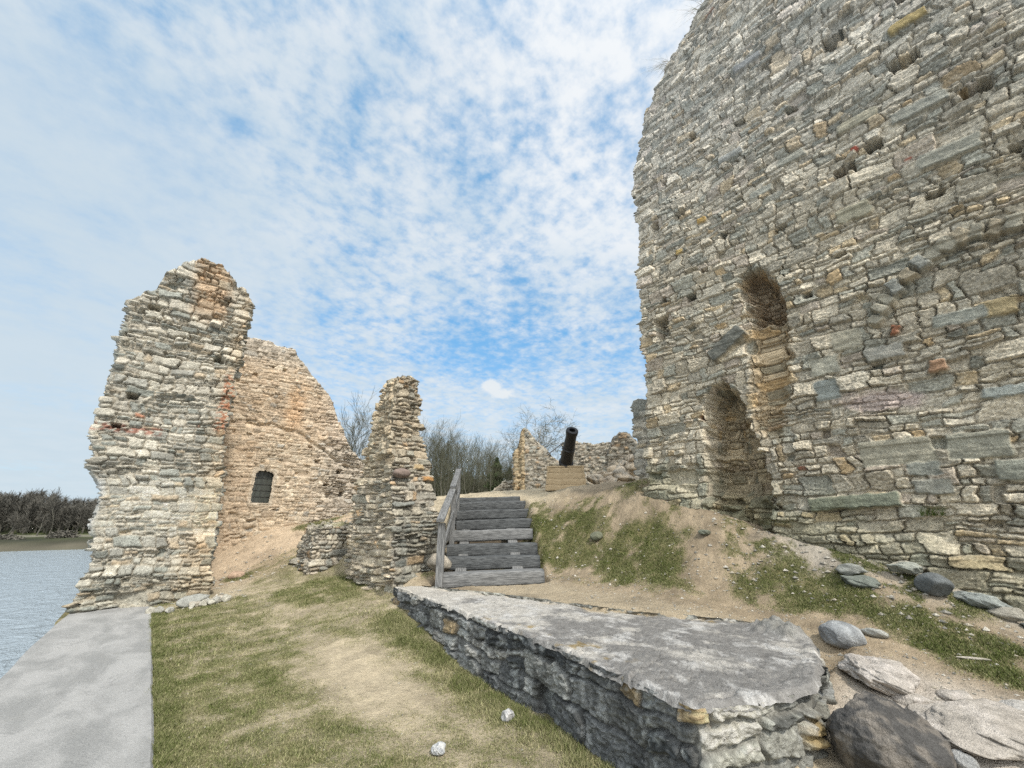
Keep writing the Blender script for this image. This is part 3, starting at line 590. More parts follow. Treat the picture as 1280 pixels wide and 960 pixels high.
big = ruin('masonry', secB, lambda x, y: np.interp(x, [-5, -4.6, -3.96, -2.97, -2.0, -1.2, .3, 2, 4], [11.0, 11.4, 12.3, 13.55, 14.25, 14.8, 15.2, 15.3, 14.8]), P_BIG, 21,
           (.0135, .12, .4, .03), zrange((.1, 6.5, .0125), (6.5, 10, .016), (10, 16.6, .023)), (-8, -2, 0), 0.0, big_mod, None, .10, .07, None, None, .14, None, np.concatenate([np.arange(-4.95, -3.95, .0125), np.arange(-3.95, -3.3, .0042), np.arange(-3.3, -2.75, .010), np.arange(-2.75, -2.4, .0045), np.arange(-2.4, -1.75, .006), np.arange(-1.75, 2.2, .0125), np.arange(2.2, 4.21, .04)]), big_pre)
# rotate local frame so that local -y looks towards world -x
big.parent = bw; big.location = (-8, -2, 0); big.rotation_euler = (0, 0, R(-90))
but = ruin('buttress', [(-.5, -.8, 0, 0, 1.1), (3, -.72, 0, 0, 1.1), (5.4, -.6, 0, 0, 1.1)], lambda x, y: 4.55-.25*np.abs(x+.4), P_BIG, 22, (.05, .2, .3, .04), zrange((1.5, 5.8, .035)), (.62, 2.90, 0), R(-90), None, bw, .14, .06)

def blob(name, size, seed, mat, col, loc, rot=(0, 0, 0), sub=4, rough=.18, parent=None, flat=.0, col2=None, angular=.0, fine=.02, boxy=0.0):
    """rock: displaced sphere with facets and cracks"""
    bm = bmesh.new(); bmesh.ops.create_icosphere(bm, subdivisions=sub, radius=1); V = np.array([v.co[:] for v in bm.verts])
    F = np.array([[v.index for v in f.verts] for f in bm.faces]); bm.free()
    if boxy: V = np.sign(V)*np.abs(V)**(1-boxy); V = V/np.abs(V).max()
    r = np.random.RandomState(seed); d = np.ones(len(V))
    for k in range(int(6+8*angular)):
        nrm = r.normal(size=3); nrm /= np.linalg.norm(nrm); lim = r.uniform(.55, .95)+.25*(1-angular); q = V@nrm; d = np.where(q > lim, np.minimum(d, lim/np.maximum(q, 1e-6)), d)
    o = seed*3.7
    d = d*(1+rough*fbm(V[:, 0]*1.1+o+V[:, 2]*.7, V[:, 1]*1.1-V[:, 2]*.9, 4, seed)+fine*fbm(V[:, 0]*6+V[:, 2]*3.1, V[:, 1]*6-V[:, 2]*4.3, 3, seed+3))
    V = V*d[:, None]*np.array(size)
    n = fbm(V[:, 0]/max(size)*2.2+V[:, 2]/max(size)*1.4, V[:, 1]/max(size)*2.2-V[:, 2]/max(size), 4, seed+9, .6)
    c = np.array(col)*(1+.35*n)[:, None]
    if col2 is not None: c = lerp(c, np.array(col2)*(1+.2*n)[:, None], sst(-.1, .25, n)[:, None])
    o = link(name, np_mesh(name, V, F, np.clip(c, .01, .9)), mat, parent); o.location = loc; o.rotation_euler = rot; return o
# long greenish slab at the wall foot is a single big block of this wall
def beam_mesh(L, w, h, seed, bev=.02, n=24, wob=.008, col=(.2, .2, .2)):
    """rounded, slightly uneven bar along x, centred"""
    pr = []; k = 3
    for cx, cy, a0 in ((w/2-bev, h/2-bev, 0), (-w/2+bev, h/2-bev, 90), (-w/2+bev, -h/2+bev, 180), (w/2-bev, -h/2+bev, 270)):
        for i in range(k+1): a = R(a0+90*i/k); pr.append((cx+bev*math.cos(a), cy+bev*math.sin(a)))
    pr = np.array(pr); m = len(pr); xs = np.linspace(-L/2, L/2, n); V = []
    for i, x in enumerate(xs):
        oy = wob*float(gn(np.array(x*1.7), np.array(seed*1.3), seed)); oz = wob*float(gn(np.array(x*1.7), np.array(seed*1.3+9), seed)); s = 1-.04*(i in (0, n-1))
        for (y, z) in pr: V.append((x, y*s+oy+.35*wob*float(gn(np.array(x*7), np.array(y*30+z*17), seed+1)), z*s+oz))
    V = np.array(V); F = grid_faces(n, m, True).tolist(); F.append(list(range(m))); F.append(list(range((n-1)*m, n*m))[::-1])
    me = bpy.data.meshes.new('bar'); me.from_pydata(V.tolist(), [], [tuple(f)[::-1] for f in F]); me.update()
    for p in me.polygons: p.use_smooth = len(p.vertices) == 4
    return me

# ------------------------------------------------------------------ left tower
def tower_mod(X, Y, Z, SD, h, col):
    f = SD == 0
    h = h-.10*sst(.9, .2, ell(X, Z, -.15, 4.0, .75, .55))*f                       # blocked arch
    k = sst(.06, .0, np.abs(np.hypot((X+.1)/1.0, (Z-4.0)/.8)-.62))*(Z > 4.1)*f; h = h+.07*k
    h = np.where(f, hole(X, Z, h, -.86, 4.28, .26, .16, .35, 301), h); h = np.where(f, hole(X, Z, h, -.98, 3.62, .20, .16, .35, 303), h)
    h = np.where(f, hole(X, Z, h, -.95, 6.45, .30, .16, .22, 305), h); h = np.where(f, hole(X, Z, h, .50, 5.5, .26, .18, .2, 307), h)
    brick = (sst(.12, .05, np.abs(Z-3.56))*sst(.62, .55, np.abs(X+.80)))*f; col = lerp(col, np.array((.34, .135, .09)), (.8*brick*sst(-.2, .1, gn(X/.12, Z/.08, 310)))[..., None])
    br2 = sst(.22, .10, np.abs(X-.86))*sst(3.6, 3.9, Z)*sst(5.4, 5.0, Z)*f; col = lerp(col, np.array((.42, .17, .09)), (.75*br2*sst(-.1, .15, gn(X/.1, Z/.07, 311)))[..., None])
    warm = sst(.4, 1.0, X)*f; col = lerp(col, col*np.array((1.15, .98, .80)), (.7*warm)[..., None])
    top = sst(.55, .2, np.abs(X-.05+.1*(Z-7)))*sst(6.2, 6.9, Z); col = lerp(col, col*np.array((1.15, .87, .66)), (.8*top)[..., None])
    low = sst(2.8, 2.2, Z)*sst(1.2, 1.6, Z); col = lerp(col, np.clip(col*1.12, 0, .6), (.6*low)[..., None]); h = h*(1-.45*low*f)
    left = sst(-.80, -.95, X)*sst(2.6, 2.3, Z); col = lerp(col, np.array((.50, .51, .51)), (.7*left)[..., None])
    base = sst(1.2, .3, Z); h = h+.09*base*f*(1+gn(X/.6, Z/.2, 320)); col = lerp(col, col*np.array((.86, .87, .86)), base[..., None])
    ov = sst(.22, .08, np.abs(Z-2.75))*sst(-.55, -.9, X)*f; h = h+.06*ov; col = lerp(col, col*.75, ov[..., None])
    rough = sst(5.0, 5.6, Z); h = h*(1+.5*rough)
    return h, col
tw = empty('gatehouse_ruin', (0, 13, 0)); tag(tw, 'tall grey stone tower remnant at the walkway end beside the river', 'castle ruin')
P_TW = dict(pal=TOWERPAL, H=(.14, .26), W=(.20, .55), ptype=(.42, .46, .12, .0), SW=(.13, .30), prot=.042, out=.06, mort=.03, rough=.014, tilt=.34, gap=.003, bev=.022, miss=.03, lichen=.25, lichc=(.46, .45, .40), mortc=(.50, .45, .36), stain=.24, jit=.26)
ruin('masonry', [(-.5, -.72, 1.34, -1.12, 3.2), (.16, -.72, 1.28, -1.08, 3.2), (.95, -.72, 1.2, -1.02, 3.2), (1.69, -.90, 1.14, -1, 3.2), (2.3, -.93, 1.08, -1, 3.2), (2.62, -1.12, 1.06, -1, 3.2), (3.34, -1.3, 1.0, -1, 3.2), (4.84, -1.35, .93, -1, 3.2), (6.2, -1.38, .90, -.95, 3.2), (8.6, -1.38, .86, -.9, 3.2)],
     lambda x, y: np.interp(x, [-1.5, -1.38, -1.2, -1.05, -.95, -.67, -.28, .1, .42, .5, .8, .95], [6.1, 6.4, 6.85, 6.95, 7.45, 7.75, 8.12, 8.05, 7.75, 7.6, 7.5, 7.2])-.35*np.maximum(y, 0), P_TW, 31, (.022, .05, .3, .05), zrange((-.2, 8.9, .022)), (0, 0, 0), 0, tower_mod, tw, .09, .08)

# ------------------------------------------------------------------ wall with the window
wx, wz0, wz1 = 2.61, 2.2, 3.12
def win_hole(X, Z, SD):
    a = (np.abs(X-wx) < .285) & (Z > wz0) & (Z < wz1+.16*np.sqrt(np.clip(1-((X-wx)/.30)**2, 0, 1))); return a & ((SD == 0) | (SD == 2))
def ww_mod(X, Y, Z, SD, h, col):
    f = SD == 0; e = np.maximum(np.abs(X-wx)-.285, np.maximum(wz0-Z, Z-wz1-.16)); k = sst(.10, .0, e)*f; h = lerp(h, h*.3, k); col = lerp(col, np.array((.62, .52, .40))*(1+.2*gn(X/.05, Z/.05, 430))[..., None], (.7*sst(.085, .06, e)*f)[..., None])
    for i, (cx, cz, w, hh) in enumerate([(2.62, 6.86, .12, .12), (2.25, 6.9, .11, .09), (3.35, 5.45, .10, .10), (3.9, 4.2, .2, .1), (4.2, 3.7, .2, .16), (1.75, 6.5, .2, .1), (5.0, 3.4, .2, .16), (4.6, 2.9, .2, .12), (3.1, 2.0, .3, .08), (5.2, 2.6, .2, .2)]): h = np.where(f, hole(X, Z, h, cx, cz, w, hh, .2, 401+3*i, .04), h)
    led = sst(.12, .0, np.abs(Z-(4.75+.15*gn(X/.7, X*0, 420)-.6*np.clip(X-3.3, 0, 2))))*f; h = h-.08*led
    up = sst(6.6, 7.6, Z+.35*np.maximum(X-3, 0)*2); col = lerp(col, col.mean(-1, keepdims=True)*np.array((1.0, .93, .80)), (.65*up)[..., None])
    rt = sst(3.6, 5.2, X+.25*gn(X/.8, Z/.8, 425)); col = lerp(col, col.mean(-1, keepdims=True)*np.array((1.12, .98, .82)), (.6*rt)[..., None]); h = h*(1+1.1*rt*f)
    orange = sst(.45, .1, np.abs(X-3.2+.2*gn(Z/1.0, Z*0, 421)))*sst(4.6, 5.0, Z)*sst(6.6, 6.0, Z); col = lerp(col, col*np.array((1.05, .88, .72)), (.7*orange)[..., None])
    low = sst(4.6, 4.2, Z+.3*gn(X/.6, Z/.6, 422))*sst(2.0, 2.6, X); col = lerp(col, col*np.array((.98, 1.02, 1.05)), low[..., None])
    return h, col
ww = empty('curtain_wall', (4, 16.5, 0)); tag(ww, 'warm tan stone wall with a single small window, behind the tower remnant', 'castle ruin')
P_WW = dict(pal=TANPAL, H=(.11, .20), W=(.18, .45), ptype=(.46, .44, .10, 0), SW=(.12, .28), prot=.028, out=.03, mort=.022, rough=.010, tilt=.2, gap=.004, bev=.022, miss=.02, missd=.05, lichen=.18, lichc=(.60, .50, .38), mortc=(.62, .49, .35), stain=.18, jit=.16)
ruin('masonry', [(-.5, .9, 6.7, 16, 17.1), (4, .9, 6.7, 16, 17.1), (9, .9, 6.7, 16, 17.1)], lambda x, y: np.interp(x, [.8, 1.3, 2.86, 3.05, 3.45, 3.95, 4.4, 4.85, 5.4, 5.95, 6.4, 6.8], [7.85, 7.8, 7.72, 7.45, 7.0, 6.5, 6.05, 5.1, 4.2, 3.75, 3.2, 2.6]), P_WW, 41, (.028, .08, .12, .3), zrange((.2, 8.6, .027)), (-4, -16.5, 0), 0, ww_mod, ww, .08, .05, None, win_hole, .10)
def window(parent, off):
    w = empty('window', off); w.parent = parent
    fr = bpy.data.meshes.new('frame'); bm = bmesh.new(); pts = []; n = 12; hw = .30
    for k in range(n+1): a = math.pi*k/n; pts.append((-hw*math.cos(a), wz1+.17*math.sin(a)))
    outl = [(-hw, wz0-.02)]+pts+[(hw, wz0-.02)]
    def ring(y, s): return [bm.verts.new((x*s, y, z if s == 1 else wz0+.02+(z-wz0)*.95)) for x, z in outl]
    # deep reveal
    r1 = ring(-.02, 1); r2 = ring(.72, 1); m = len(outl)
    for i in range(m): bm.faces.new((r1[i], r1[(i+1) % m], r2[(i+1) % m], r2[i]))
    bm.to_mesh(fr); bm.free()
    c = np.tile(np.array((.38, .27, .17)), (len(fr.vertices), 1)); a = fr.color_attributes.new('Col', 'FLOAT_COLOR', 'POINT'); a.data.foreach_set('color', np.c_[c, np.ones(len(c))].astype(np.float32).ravel())
    o = link('reveal', fr, M_STONE, w)
    pm = bpy.data.meshes.new('pane'); bm = bmesh.new(); A = [bm.verts.new((x*.99, .18, z)) for x, z in outl]; B = [bm.verts.new((x*.99, .20, z)) for x, z in outl]
    bm.faces.new(A); bm.faces.new(B[::-1])
    for i in range(m): bm.faces.new((A[i], A[(i+1) % m], B[(i+1) % m], B[i]))
    bmesh.ops.recalc_face_normals(bm, faces=bm.faces[:]); bm.to_mesh(pm); bm.free(); link('pane', pm, M_GLASS, w)
    lm = bpy.data.meshes.new('lattice'); bm = bmesh.new()
    def bar(x0, z0, x1, z1, t=.010):
        d = Vector((x1-x0, 0, z1-z0)); L = d.length; mt = Matrix.Translation(((x0+x1)/2, .165, (z0+z1)/2))@Matrix.Rotation(-math.atan2(d.z, d.x), 4, 'Y')@Matrix.Diagonal((L, .02, t*2, 1)); bmesh.ops.create_cube(bm, size=1, matrix=mt)
    for k in range(-1, 2): bar(k*.15, wz0, k*.15, wz1+.15-.04*abs(k), .008)
    for k in range(5): bar(-.29, wz0+.03+k*.2, .29, wz0+.03+k*.2, .012 if k in (0,) else .008)
    bm.to_mesh(lm); bm.free(); link('lattice', lm, M_LEAD, w)
window(ww, (wx-4, -.5, 0))

# ------------------------------------------------------------------ stone pillar, stub, low wall
P_PIL = dict(P_TW); P_PIL.update(pal=[(5, (.40, .36, .285)), (4, (.345, .32, .265)), (3, (.29, .285, .245)), (3, (.47, .41, .32)), (.8, (.45, .33, .21)), (.8, (.22, .22, .195))], H=(.12, .22), W=(.18, .45), SW=(.11, .26), mort=.035, mortc=(.38, .34, .28), prot=.06, miss=.03)
def pil_mod(X, Y, Z, SD, h, col):
    f = SD == 0
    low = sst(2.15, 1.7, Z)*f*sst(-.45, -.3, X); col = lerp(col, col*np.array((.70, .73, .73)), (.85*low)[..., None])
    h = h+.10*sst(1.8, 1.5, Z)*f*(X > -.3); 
    lf = (SD == 3); col = np.where(lf[..., None], col*np.array((1.35, 1.31, 1.24)), col)  # left face painted lighter to make up for lying in shade
    hh, cc = stone_override(X, Z, h, col, .35, 2.55, .26, .13, 0, .10, (.46, .26, .11), 501); h = np.where(f, hh, h); col = np.where(f[..., None], cc, col)
    hh, cc = stone_override(X, Z, h, col, .15, 2.8, .3, .15, 0, .08, (.46, .36, .22), 503); h = np.where(f, hh, h); col = np.where(f[..., None], cc, col)
    hh, cc = stone_override(Y, Z, h, col, 9.4, .75, .4, .28, 0, .12, (.36, .22, .09), 507); h = np.where(lf, hh, h); col = np.where(lf[..., None], cc, col)
    up = sst(2.4, 3.0, Z); col = lerp(col, col*np.array((1.0, .95, .88)), up[..., None])
    return h, col
pil = empty('stone_pillar', (4.1, 9, 0)); tag(pil, 'slender tapering stone pillar of ruined wall just left of the wooden stairs', 'castle ruin')
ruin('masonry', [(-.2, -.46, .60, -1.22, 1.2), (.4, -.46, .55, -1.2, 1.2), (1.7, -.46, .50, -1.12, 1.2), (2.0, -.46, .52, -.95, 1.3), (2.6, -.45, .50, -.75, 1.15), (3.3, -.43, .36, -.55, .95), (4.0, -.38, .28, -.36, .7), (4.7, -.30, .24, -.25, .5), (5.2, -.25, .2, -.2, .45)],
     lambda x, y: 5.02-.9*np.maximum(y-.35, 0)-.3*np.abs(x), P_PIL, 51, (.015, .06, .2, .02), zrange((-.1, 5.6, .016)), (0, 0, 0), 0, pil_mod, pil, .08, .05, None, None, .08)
blob('boulder', (.20, .13, .10), 72, M_ROCK, (.20, .155, .13), (-.30, -.90, 2.62), (0, 0, .2), 4, .15, pil)
stub = ruin('wall_stub', [(-.3, -.50, .62, -.5, .8), (.6, -.46, .62, -.5, .8), (1.8, -.30, .6, -.45, .7)], lambda x, y: 1.55+.06*x, P_PIL, 52, (.022, .1, .2, .05), zrange((-.1, 2.2, .022)), (3.66, 12.1, 0), 0, lambda X, Y, Z, SD, h, col: (h, np.clip(col*1.15, 0, .7)), None, .10, .06, None, None, .08, (.20, .19, .08))
tag(stub, 'low broken wall stub with grass on top, left of the tapering pillar', 'wall')

LW = [(3.50, 7.35), (3.38, 6.0), (3.24, 4.5), (3.12, 3.07), (2.92, 2.05), (2.84, 1.60), (3.25, 1.38), (3.75, 1.24), (4.3, 1.34), (5.03, 1.58), (5.5, 2.15), (5.35, 2.75), (4.9, 3.6), (4.6, 5.0), (4.25, 6.3), (3.95, 7.2)]
def low_wall():
    root = empty('low_wall', (4, 4, 0)); tag(root, 'low dark retaining wall with a broad flat stone top beside the lawn', 'wall')
    P = np.array(LW); seg = np.hypot(*(P[1:]-P[:-1]).T); cum = np.r_[0, np.cumsum(seg)]; L = cum[-1]
    # spacing finer near the camera
    ss = [0.0]
    while ss[-1] < L:
        q = np.array([np.interp(ss[-1], cum, P[:, 0]), np.interp(ss[-1], cum, P[:, 1])]); ss.append(ss[-1]+.0032*max(1.6, np.hypot(*q)))
    ss = np.array(ss); zs = zrange((-.25, .60, .0085)); 
    px = np.interp(ss, cum, P[:, 0]); py = np.interp(ss, cum, P[:, 1]); k = np.hanning(9); k /= k.sum()
    tx = np.gradient(np.convolve(np.pad(px, 4, 'edge'), k, 'valid')); ty = np.gradient(np.convolve(np.pad(py, 4, 'edge'), k, 'valid')); l = np.hypot(tx, ty); nx, ny = ty/l, -tx/l
    Zg, Sg = np.meshgrid(zs, ss, indexing='ij')
    nx = -np.abs(nx) if False else nx
    # outward must point away from the wall body centre (4.3, 4)
    sgn = np.sign(nx*(px-4.3)+ny*(py-np.clip(py, 2.6, 7))); sgn[sgn == 0] = 1; nx, ny = nx*sgn, ny*sgn
    Pm = dict(pal=[(4, (.11, .115, .115)), (3, (.16, .165, .16)), (2, (.24, .245, .23)), (1.4, (.34, .335, .31)), (.5, (.26, .20, .12)), (2, (.055, .06, .062))], H=(.24, .34), W=(.30, .75), ptype=(.42, .42, .14, .02), SW=(.2, .45), prot=.028, out=.02, mort=.012, rough=.024, tilt=.25, gap=.002, bev=.022, miss=.03, missd=.05, lichen=.55, lichc=(.36, .38, .37), mortc=(.12, .12, .115), stain=.35, jit=.3, warp=1.3)
    lay = Layout(0, L, -.3, .7, 61, Pm['H'], Pm['W'], Pm['ptype'], Pm['SW']); h, col, p = masonry(Sg, Zg, lay, Pm, 61)
    endf = sst(cum[5]-.1, cum[5]+.15, Sg); col = lerp(col, np.clip(col*1.35+.03, 0, .42)*np.array((1.04, 1.0, .9)), endf[..., None]); h = h+.018*fbm(Sg/.3, Zg/.3, 4, 66)+.010*fbm(Sg/.1, Zg/.12, 3, 67)
    och = sst(.14, .05, ell(Sg, Zg, cum[7]-.1, .36, 1, .9)); col = lerp(col, np.array((.36, .26, .11)), (.8*och)[..., None]); h = h+.05*och
    wht = sst(.2, .45, fbm(Sg/.35, Zg/.3, 4, 68, .6)); col = lerp(col, np.array((.40, .41, .40)), (.55*wht)[..., None])
    blk = sst(.05, .4, fbm(Sg/.3, Zg/.9, 4, 69, .6)); col = lerp(col, col*.45, (blk*(1-endf*.7))[..., None])
    V = np.stack([px[None]+nx[None]*h-4, py[None]+ny[None]*h-4, Zg], -1)
    me = np_mesh('stone_facing', V.reshape(-1, 3), grid_faces(len(zs), len(ss)), col.reshape(-1, 3)); link('stone_facing', me, M_LOWWALL, root)
    # flat top: sheet whose rim rolls down over the facing
    n = 70; 
    # rays from an inner spine to the rim
    ri = np.interp(np.linspace(0, 1, n), [0, .35, .6, .8, .9, .95, .98, 1.0], [0, .40, .68, .88, .955, .985, 1.0, 1.012])
    iy = np.interp(ss, [0, cum[1], cum[3], cum[5], cum[8], cum[10], cum[11], cum[13], cum[14], L], [7.15, 6.1, 3.5, 2.55, 2.4, 2.4, 2.8, 5.0, 6.3, 7.15]); inner = np.stack([np.interp(iy, [2.4, 3.5, 5, 7.5], [4.35, 4.0, 3.85, 3.68]), iy], -1)
    sm_ = 1; sm = np.convolve(np.pad(px, 10, 'edge'), np.ones(21)/21, 'valid'); sn = np.convolve(np.pad(py, 10, 'edge'), np.ones(21)/21, 'valid')
    rimw = .014*gn(ss/.25, ss*0, 73)+.008*gn(ss/.09, ss*0, 74)+.028
    RX = sm+nx*rimw; RY = sn+ny*rimw
    X = inner[:, 0][None]+(RX-inner[:, 0])[None]*ri[:, None]; Y = inner[:, 1][None]+(RY-inner[:, 1])[None]*ri[:, None]
    rough = .016*fbm(X/.5, Y/.5, 4, 75)+.012*fbm(X/.13, Y/.13, 4, 76, .6)+.006*gn(X/.035, Y/.035, 77)
    cr = np.abs(fbm(X/.55, Y/.55, 4, 78)); rough = rough-.012*sst(.02, .0, cr)
    Zt = .605+rough+.03*sst(4.2, 3.0, X)*0
    lump = sst(.30, .12, np.hypot((X-5.2)/1.0, (Y-1.85)/1.3)+.06*gn(X/.12, Y/.12, 79)); Zt = Zt+.085*lump*(1+.9*fbm(X/.1, Y/.1, 3, 80))
    fade = sst(-.25, .25, X-np.interp(Y, [1.5, 2.2, 3.55, 5.4, 6.9], [5.7, 5.6, 4.75, 4.4, 3.9])+.2*gn(X/.5, Y/.5, 81)+.08*gn(X/.12, Y/.12, 88)); Zt = Zt-.08*fade*(Y > 2.1)
    Zt = Zt-.0*fade
    block = sst(.012, .03, np.abs(((Y+.1*gn(X/.3, Y/.3, 82)) % .62)-.31)) ; edge = sst(.86, .93, ri)[:, None]*np.ones_like(X); Zt = Zt+edge*(.014*(h1(np.floor(Y/.55), 83)-.5)*2)-edge*.02*(1-block)
    Zt = Zt-.035*np.clip((ri[:, None]-.985)/.02, 0, 2)*(1+.5*gn(ss/.2, ss*0, 87))[None]
    c = np.array((.385, .365, .33))*np.ones(X.shape+(1,)); t = fbm(X/.5, Y/.6, 6, 84, .66)
    c = c*(1+.25*fbm(X/.07, Y/.07, 4, 89, .65))[..., None]; c = lerp(c, np.array((.185, .178, .168)), sst(-.10, .22, t+.40*sst(4.6, 2.6, Y)-.16)[..., None]); c = lerp(c, np.array((.46, .45, .43)), sst(.04, .32, fbm(X/.26, Y/.34, 6, 85, .68))[..., None]*.75)
    c = lerp(c, np.array((.42, .39, .34)), (sst(5.2, 6.8, Y)*.8)[..., None]); c = lerp(c, np.array((.41, .35, .26)), (.9*fade*(Y > 2))[..., None])
    och = sst(.16, .4, fbm(X/.22, Y/.3, 4, 86, .6))*sst(.25, .1, np.abs(ri[:, None]-.83))*sst(5, 4, Y)*sst(2.2, 2.6, Y); c = lerp(c, np.array((.24, .17, .06)), (.75*och)[..., None])
    c = lerp(c, c*.5, (.5*sst(.016, .0, cr))[..., None]); c = lerp(c, np.array((.22, .215, .19)), (.6*lump)[..., None])
    c = lerp(c, c*1.18, (edge*.6)[..., None])
    V = np.stack([X-4, Y-4, Zt], -1); F = grid_faces(n, len(ss))
    a, b, d = V.reshape(-1, 3)[F[len(F)//2]][:3]; 
    if np.cross(b-a, d-a)[2] < 0: F = F[:, ::-1]
    me = np_mesh('coping', V.reshape(-1, 3), F, np.clip(c, .02, .8).reshape(-1, 3)); link('coping', me, M_LOWWALL, root)
low_wall()

# ------------------------------------------------------------------ ruins in the background
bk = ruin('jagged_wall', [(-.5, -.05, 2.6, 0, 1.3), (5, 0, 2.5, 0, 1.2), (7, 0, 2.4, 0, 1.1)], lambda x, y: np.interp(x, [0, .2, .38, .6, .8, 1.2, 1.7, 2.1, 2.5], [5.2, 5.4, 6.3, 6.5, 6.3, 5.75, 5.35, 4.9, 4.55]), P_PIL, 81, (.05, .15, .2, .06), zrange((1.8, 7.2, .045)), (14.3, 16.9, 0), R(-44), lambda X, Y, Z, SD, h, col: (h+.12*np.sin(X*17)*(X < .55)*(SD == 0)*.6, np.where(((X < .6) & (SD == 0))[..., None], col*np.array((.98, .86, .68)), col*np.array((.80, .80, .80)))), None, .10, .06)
tag(bk, 'jagged peaked wall remnant rising left behind the black cannon', 'castle ruin')
bk2 = ruin('flat_topped_wall', [(-.5, 0, 2.9, 0, 1.0), (7, 0, 2.9, 0, 1.0)], lambda x, y: np.interp(x, [0, .3, 1.8, 2.9], [6.0, 6.05, 5.85, 5.95]), P_PIL, 82, (.05, .2, .2, .06), zrange((1.8, 6.6, .045)), (17.55, 16.35, 0), R(-48), lambda X, Y, Z, SD, h, col: (h, col*np.array((.82, .82, .82))), None, .08, .05)
tag(bk2, 'flat topped grey wall remnant right behind the black cannon', 'castle ruin')
bk3 = ruin('rounded_wall', [(-.5, 0, 3.4, 0, 1.4), (7, .1, 3.3, 0, 1.3)], lambda x, y: np.maximum(5.75-1.15*np.abs(x-.85)**2*1.3, 5.0-.15*np.abs(x-2.3)-2*(x < .5))-.4*np.abs(y-.6), P_PIL, 83, (.045, .12, .2, .06), zrange((1.8, 6.6, .04)), (15.75, 11.9, 0), R(-55), lambda X, Y, Z, SD, h, col: (h, col*.64), None, .08, .06)
tag(bk3, 'round topped dark grey wall remnant next to the big right wall', 'castle ruin')
bk4 = ruin('rubble_wall', [(-.5, 0, 1.7, 0, .8), (6, 0, 1.7, 0, .8)], lambda x, y: np.interp(x, [0, .4, .9, 1.7], [3.15, 3.4, 3.75, 3.9]), P_PIL, 84, (.05, .1, .2, .08), zrange((1.8, 4.4, .045)), (14.4, 19.2, 0), R(-47), None, None, .12, .08)
tag(bk4, 'low tumbled rubble wall above the top of the stairs', 'wall')
def rubble_heap():
    root = empty('rubble_heap', (12.1, 8.25, 2.85)); tag(root, 'heap of pale tan rubble at the foot of the right wall', 'rubble')
    r = random.Random(9)
    for i in range(40):
        t = r.random(); s = r.uniform(.12, .36); px_ = -.75+1.5*t; zt = 1.0*(1-abs(t-.6)*1.5)*r.random()
        c = r.choice([(.44, .35, .24), (.40, .33, .25), (.34, .31, .26), (.46, .38, .28)])
        blob('stone', (s*1.3, s, s*.7), 700+i, M_ROCK, c, (px_*.85, -px_*.75+r.uniform(-.2, .3), zt*.8+.02), (r.uniform(-.5, .5), r.uniform(-.5, .5), r.random()*6), 4, .38, root, 0, (.52, .44, .34), 1.0, .08)
rubble_heap()

# ------------------------------------------------------------------ wooden stairs
LOGS = [((4.22, 7.13, .765), (5.78, 5.99, .83)), ((4.74, 7.75, .975), (6.26, 6.60, 1.015)), ((5.08, 8.25, 1.17), (6.64, 7.07, 1.215)), ((5.36, 8.80, 1.445), (6.98, 7.58, 1.50)), ((5.94, 9.25, 1.675), (7.44, 8.10, 1.73)), ((6.27, 9.76, 1.925), (7.80, 8.57, 1.98)), ((6.62, 10.33, 2.15), (8.18, 9.16, 2.22)), ((6.86, 10.75, 2.30), (8.36, 9.6, 2.36))]
def put_between(name, A, B, w, h, mat, parent, seed, up=(0, 0, 1), bev=.02, wob=.008, drop=0.0):
    A = Vector(A); B = Vector(B); d = (B-A); L = d.length; x = d.normalized(); y = Vector(up).cross(x).normalized(); z = x.cross(y)
    o = link(name, beam_mesh(L, w, h, seed, bev, max(4, int(L/.08)), wob), mat, parent); M = Matrix((x, y, z)).transposed().to_4x4(); M.translation = (A+B)/2-z*drop
    pl = parent.location if parent else Vector(); M.translation = M.translation-Vector(pl); o.matrix_local = M; return o
st = empty('wooden_staircase', (5.0, 6.6, .6)); tag(st, 'grey wooden staircase of heavy logs with a single handrail on its left', 'stairs')
for i, (a, b) in enumerate(LOGS):
    put_between('step', a, b, .36, .246, M_WOOD if i in (0, 3) else M_WOODDARK, st, 800+i, (0, 0, 1), .045, .014, .115)
for f_ in (.20, .78):
    pts = [Vector(a).lerp(Vector(b), f_)-Vector((0, 0, .26)) for a, b in LOGS]
    pts[0] += Vector((0, 0, -.08))
    for i_ in (0, ):
        put_between('stringer', pts[0]-(pts[-1]-pts[0])*.02, pts[-1]-Vector((0, 0, .05)), .22, .26, M_WOOD, st, 830+int(f_*10), (0, 0, 1), .02, .006)
    for q, p in enumerate(pts[:3]):
        put_between('bearing_block', p+Vector((-.06, .02, .02)), p+Vector((.14, .26, .02)), .22, .16, M_WOODDARK, st, 850+q, (0, 0, 1), .01, .003)
hr = empty('handrail', (0, 0, 0)); hr.parent = st
def post(p, z0, z1, s, seed):
    o = link('post', beam_mesh(z1-z0, s, s, seed, .012, 10, .004), M_WOOD, hr); o.rotation_euler = (0, R(-90), R(-37)); o.location = Vector((p[0], p[1], (z0+z1)/2))-st.location; return o
Pa, Pb, Pc = Vector((4.13, 6.98, 1.66)), Vector((5.38, 8.62, 2.36)), Vector((6.45, 10.05, 3.02))
post(Pa+Vector((.03, 0, 0)), .45, 1.64, .135, 860); post(Pb+Vector((.03, -.02, 0)), 1.0, 2.36, .115, 861); post(Pc, 1.6, 3.10, .11, 862)
def rail(A, B, w, h, seed):
    A = Vector(A)-st.location; B = Vector(B)-st.location; put_between('rail', A, B, w, h, M_WOOD, hr, seed, (0, 0, 1), .012, .004)
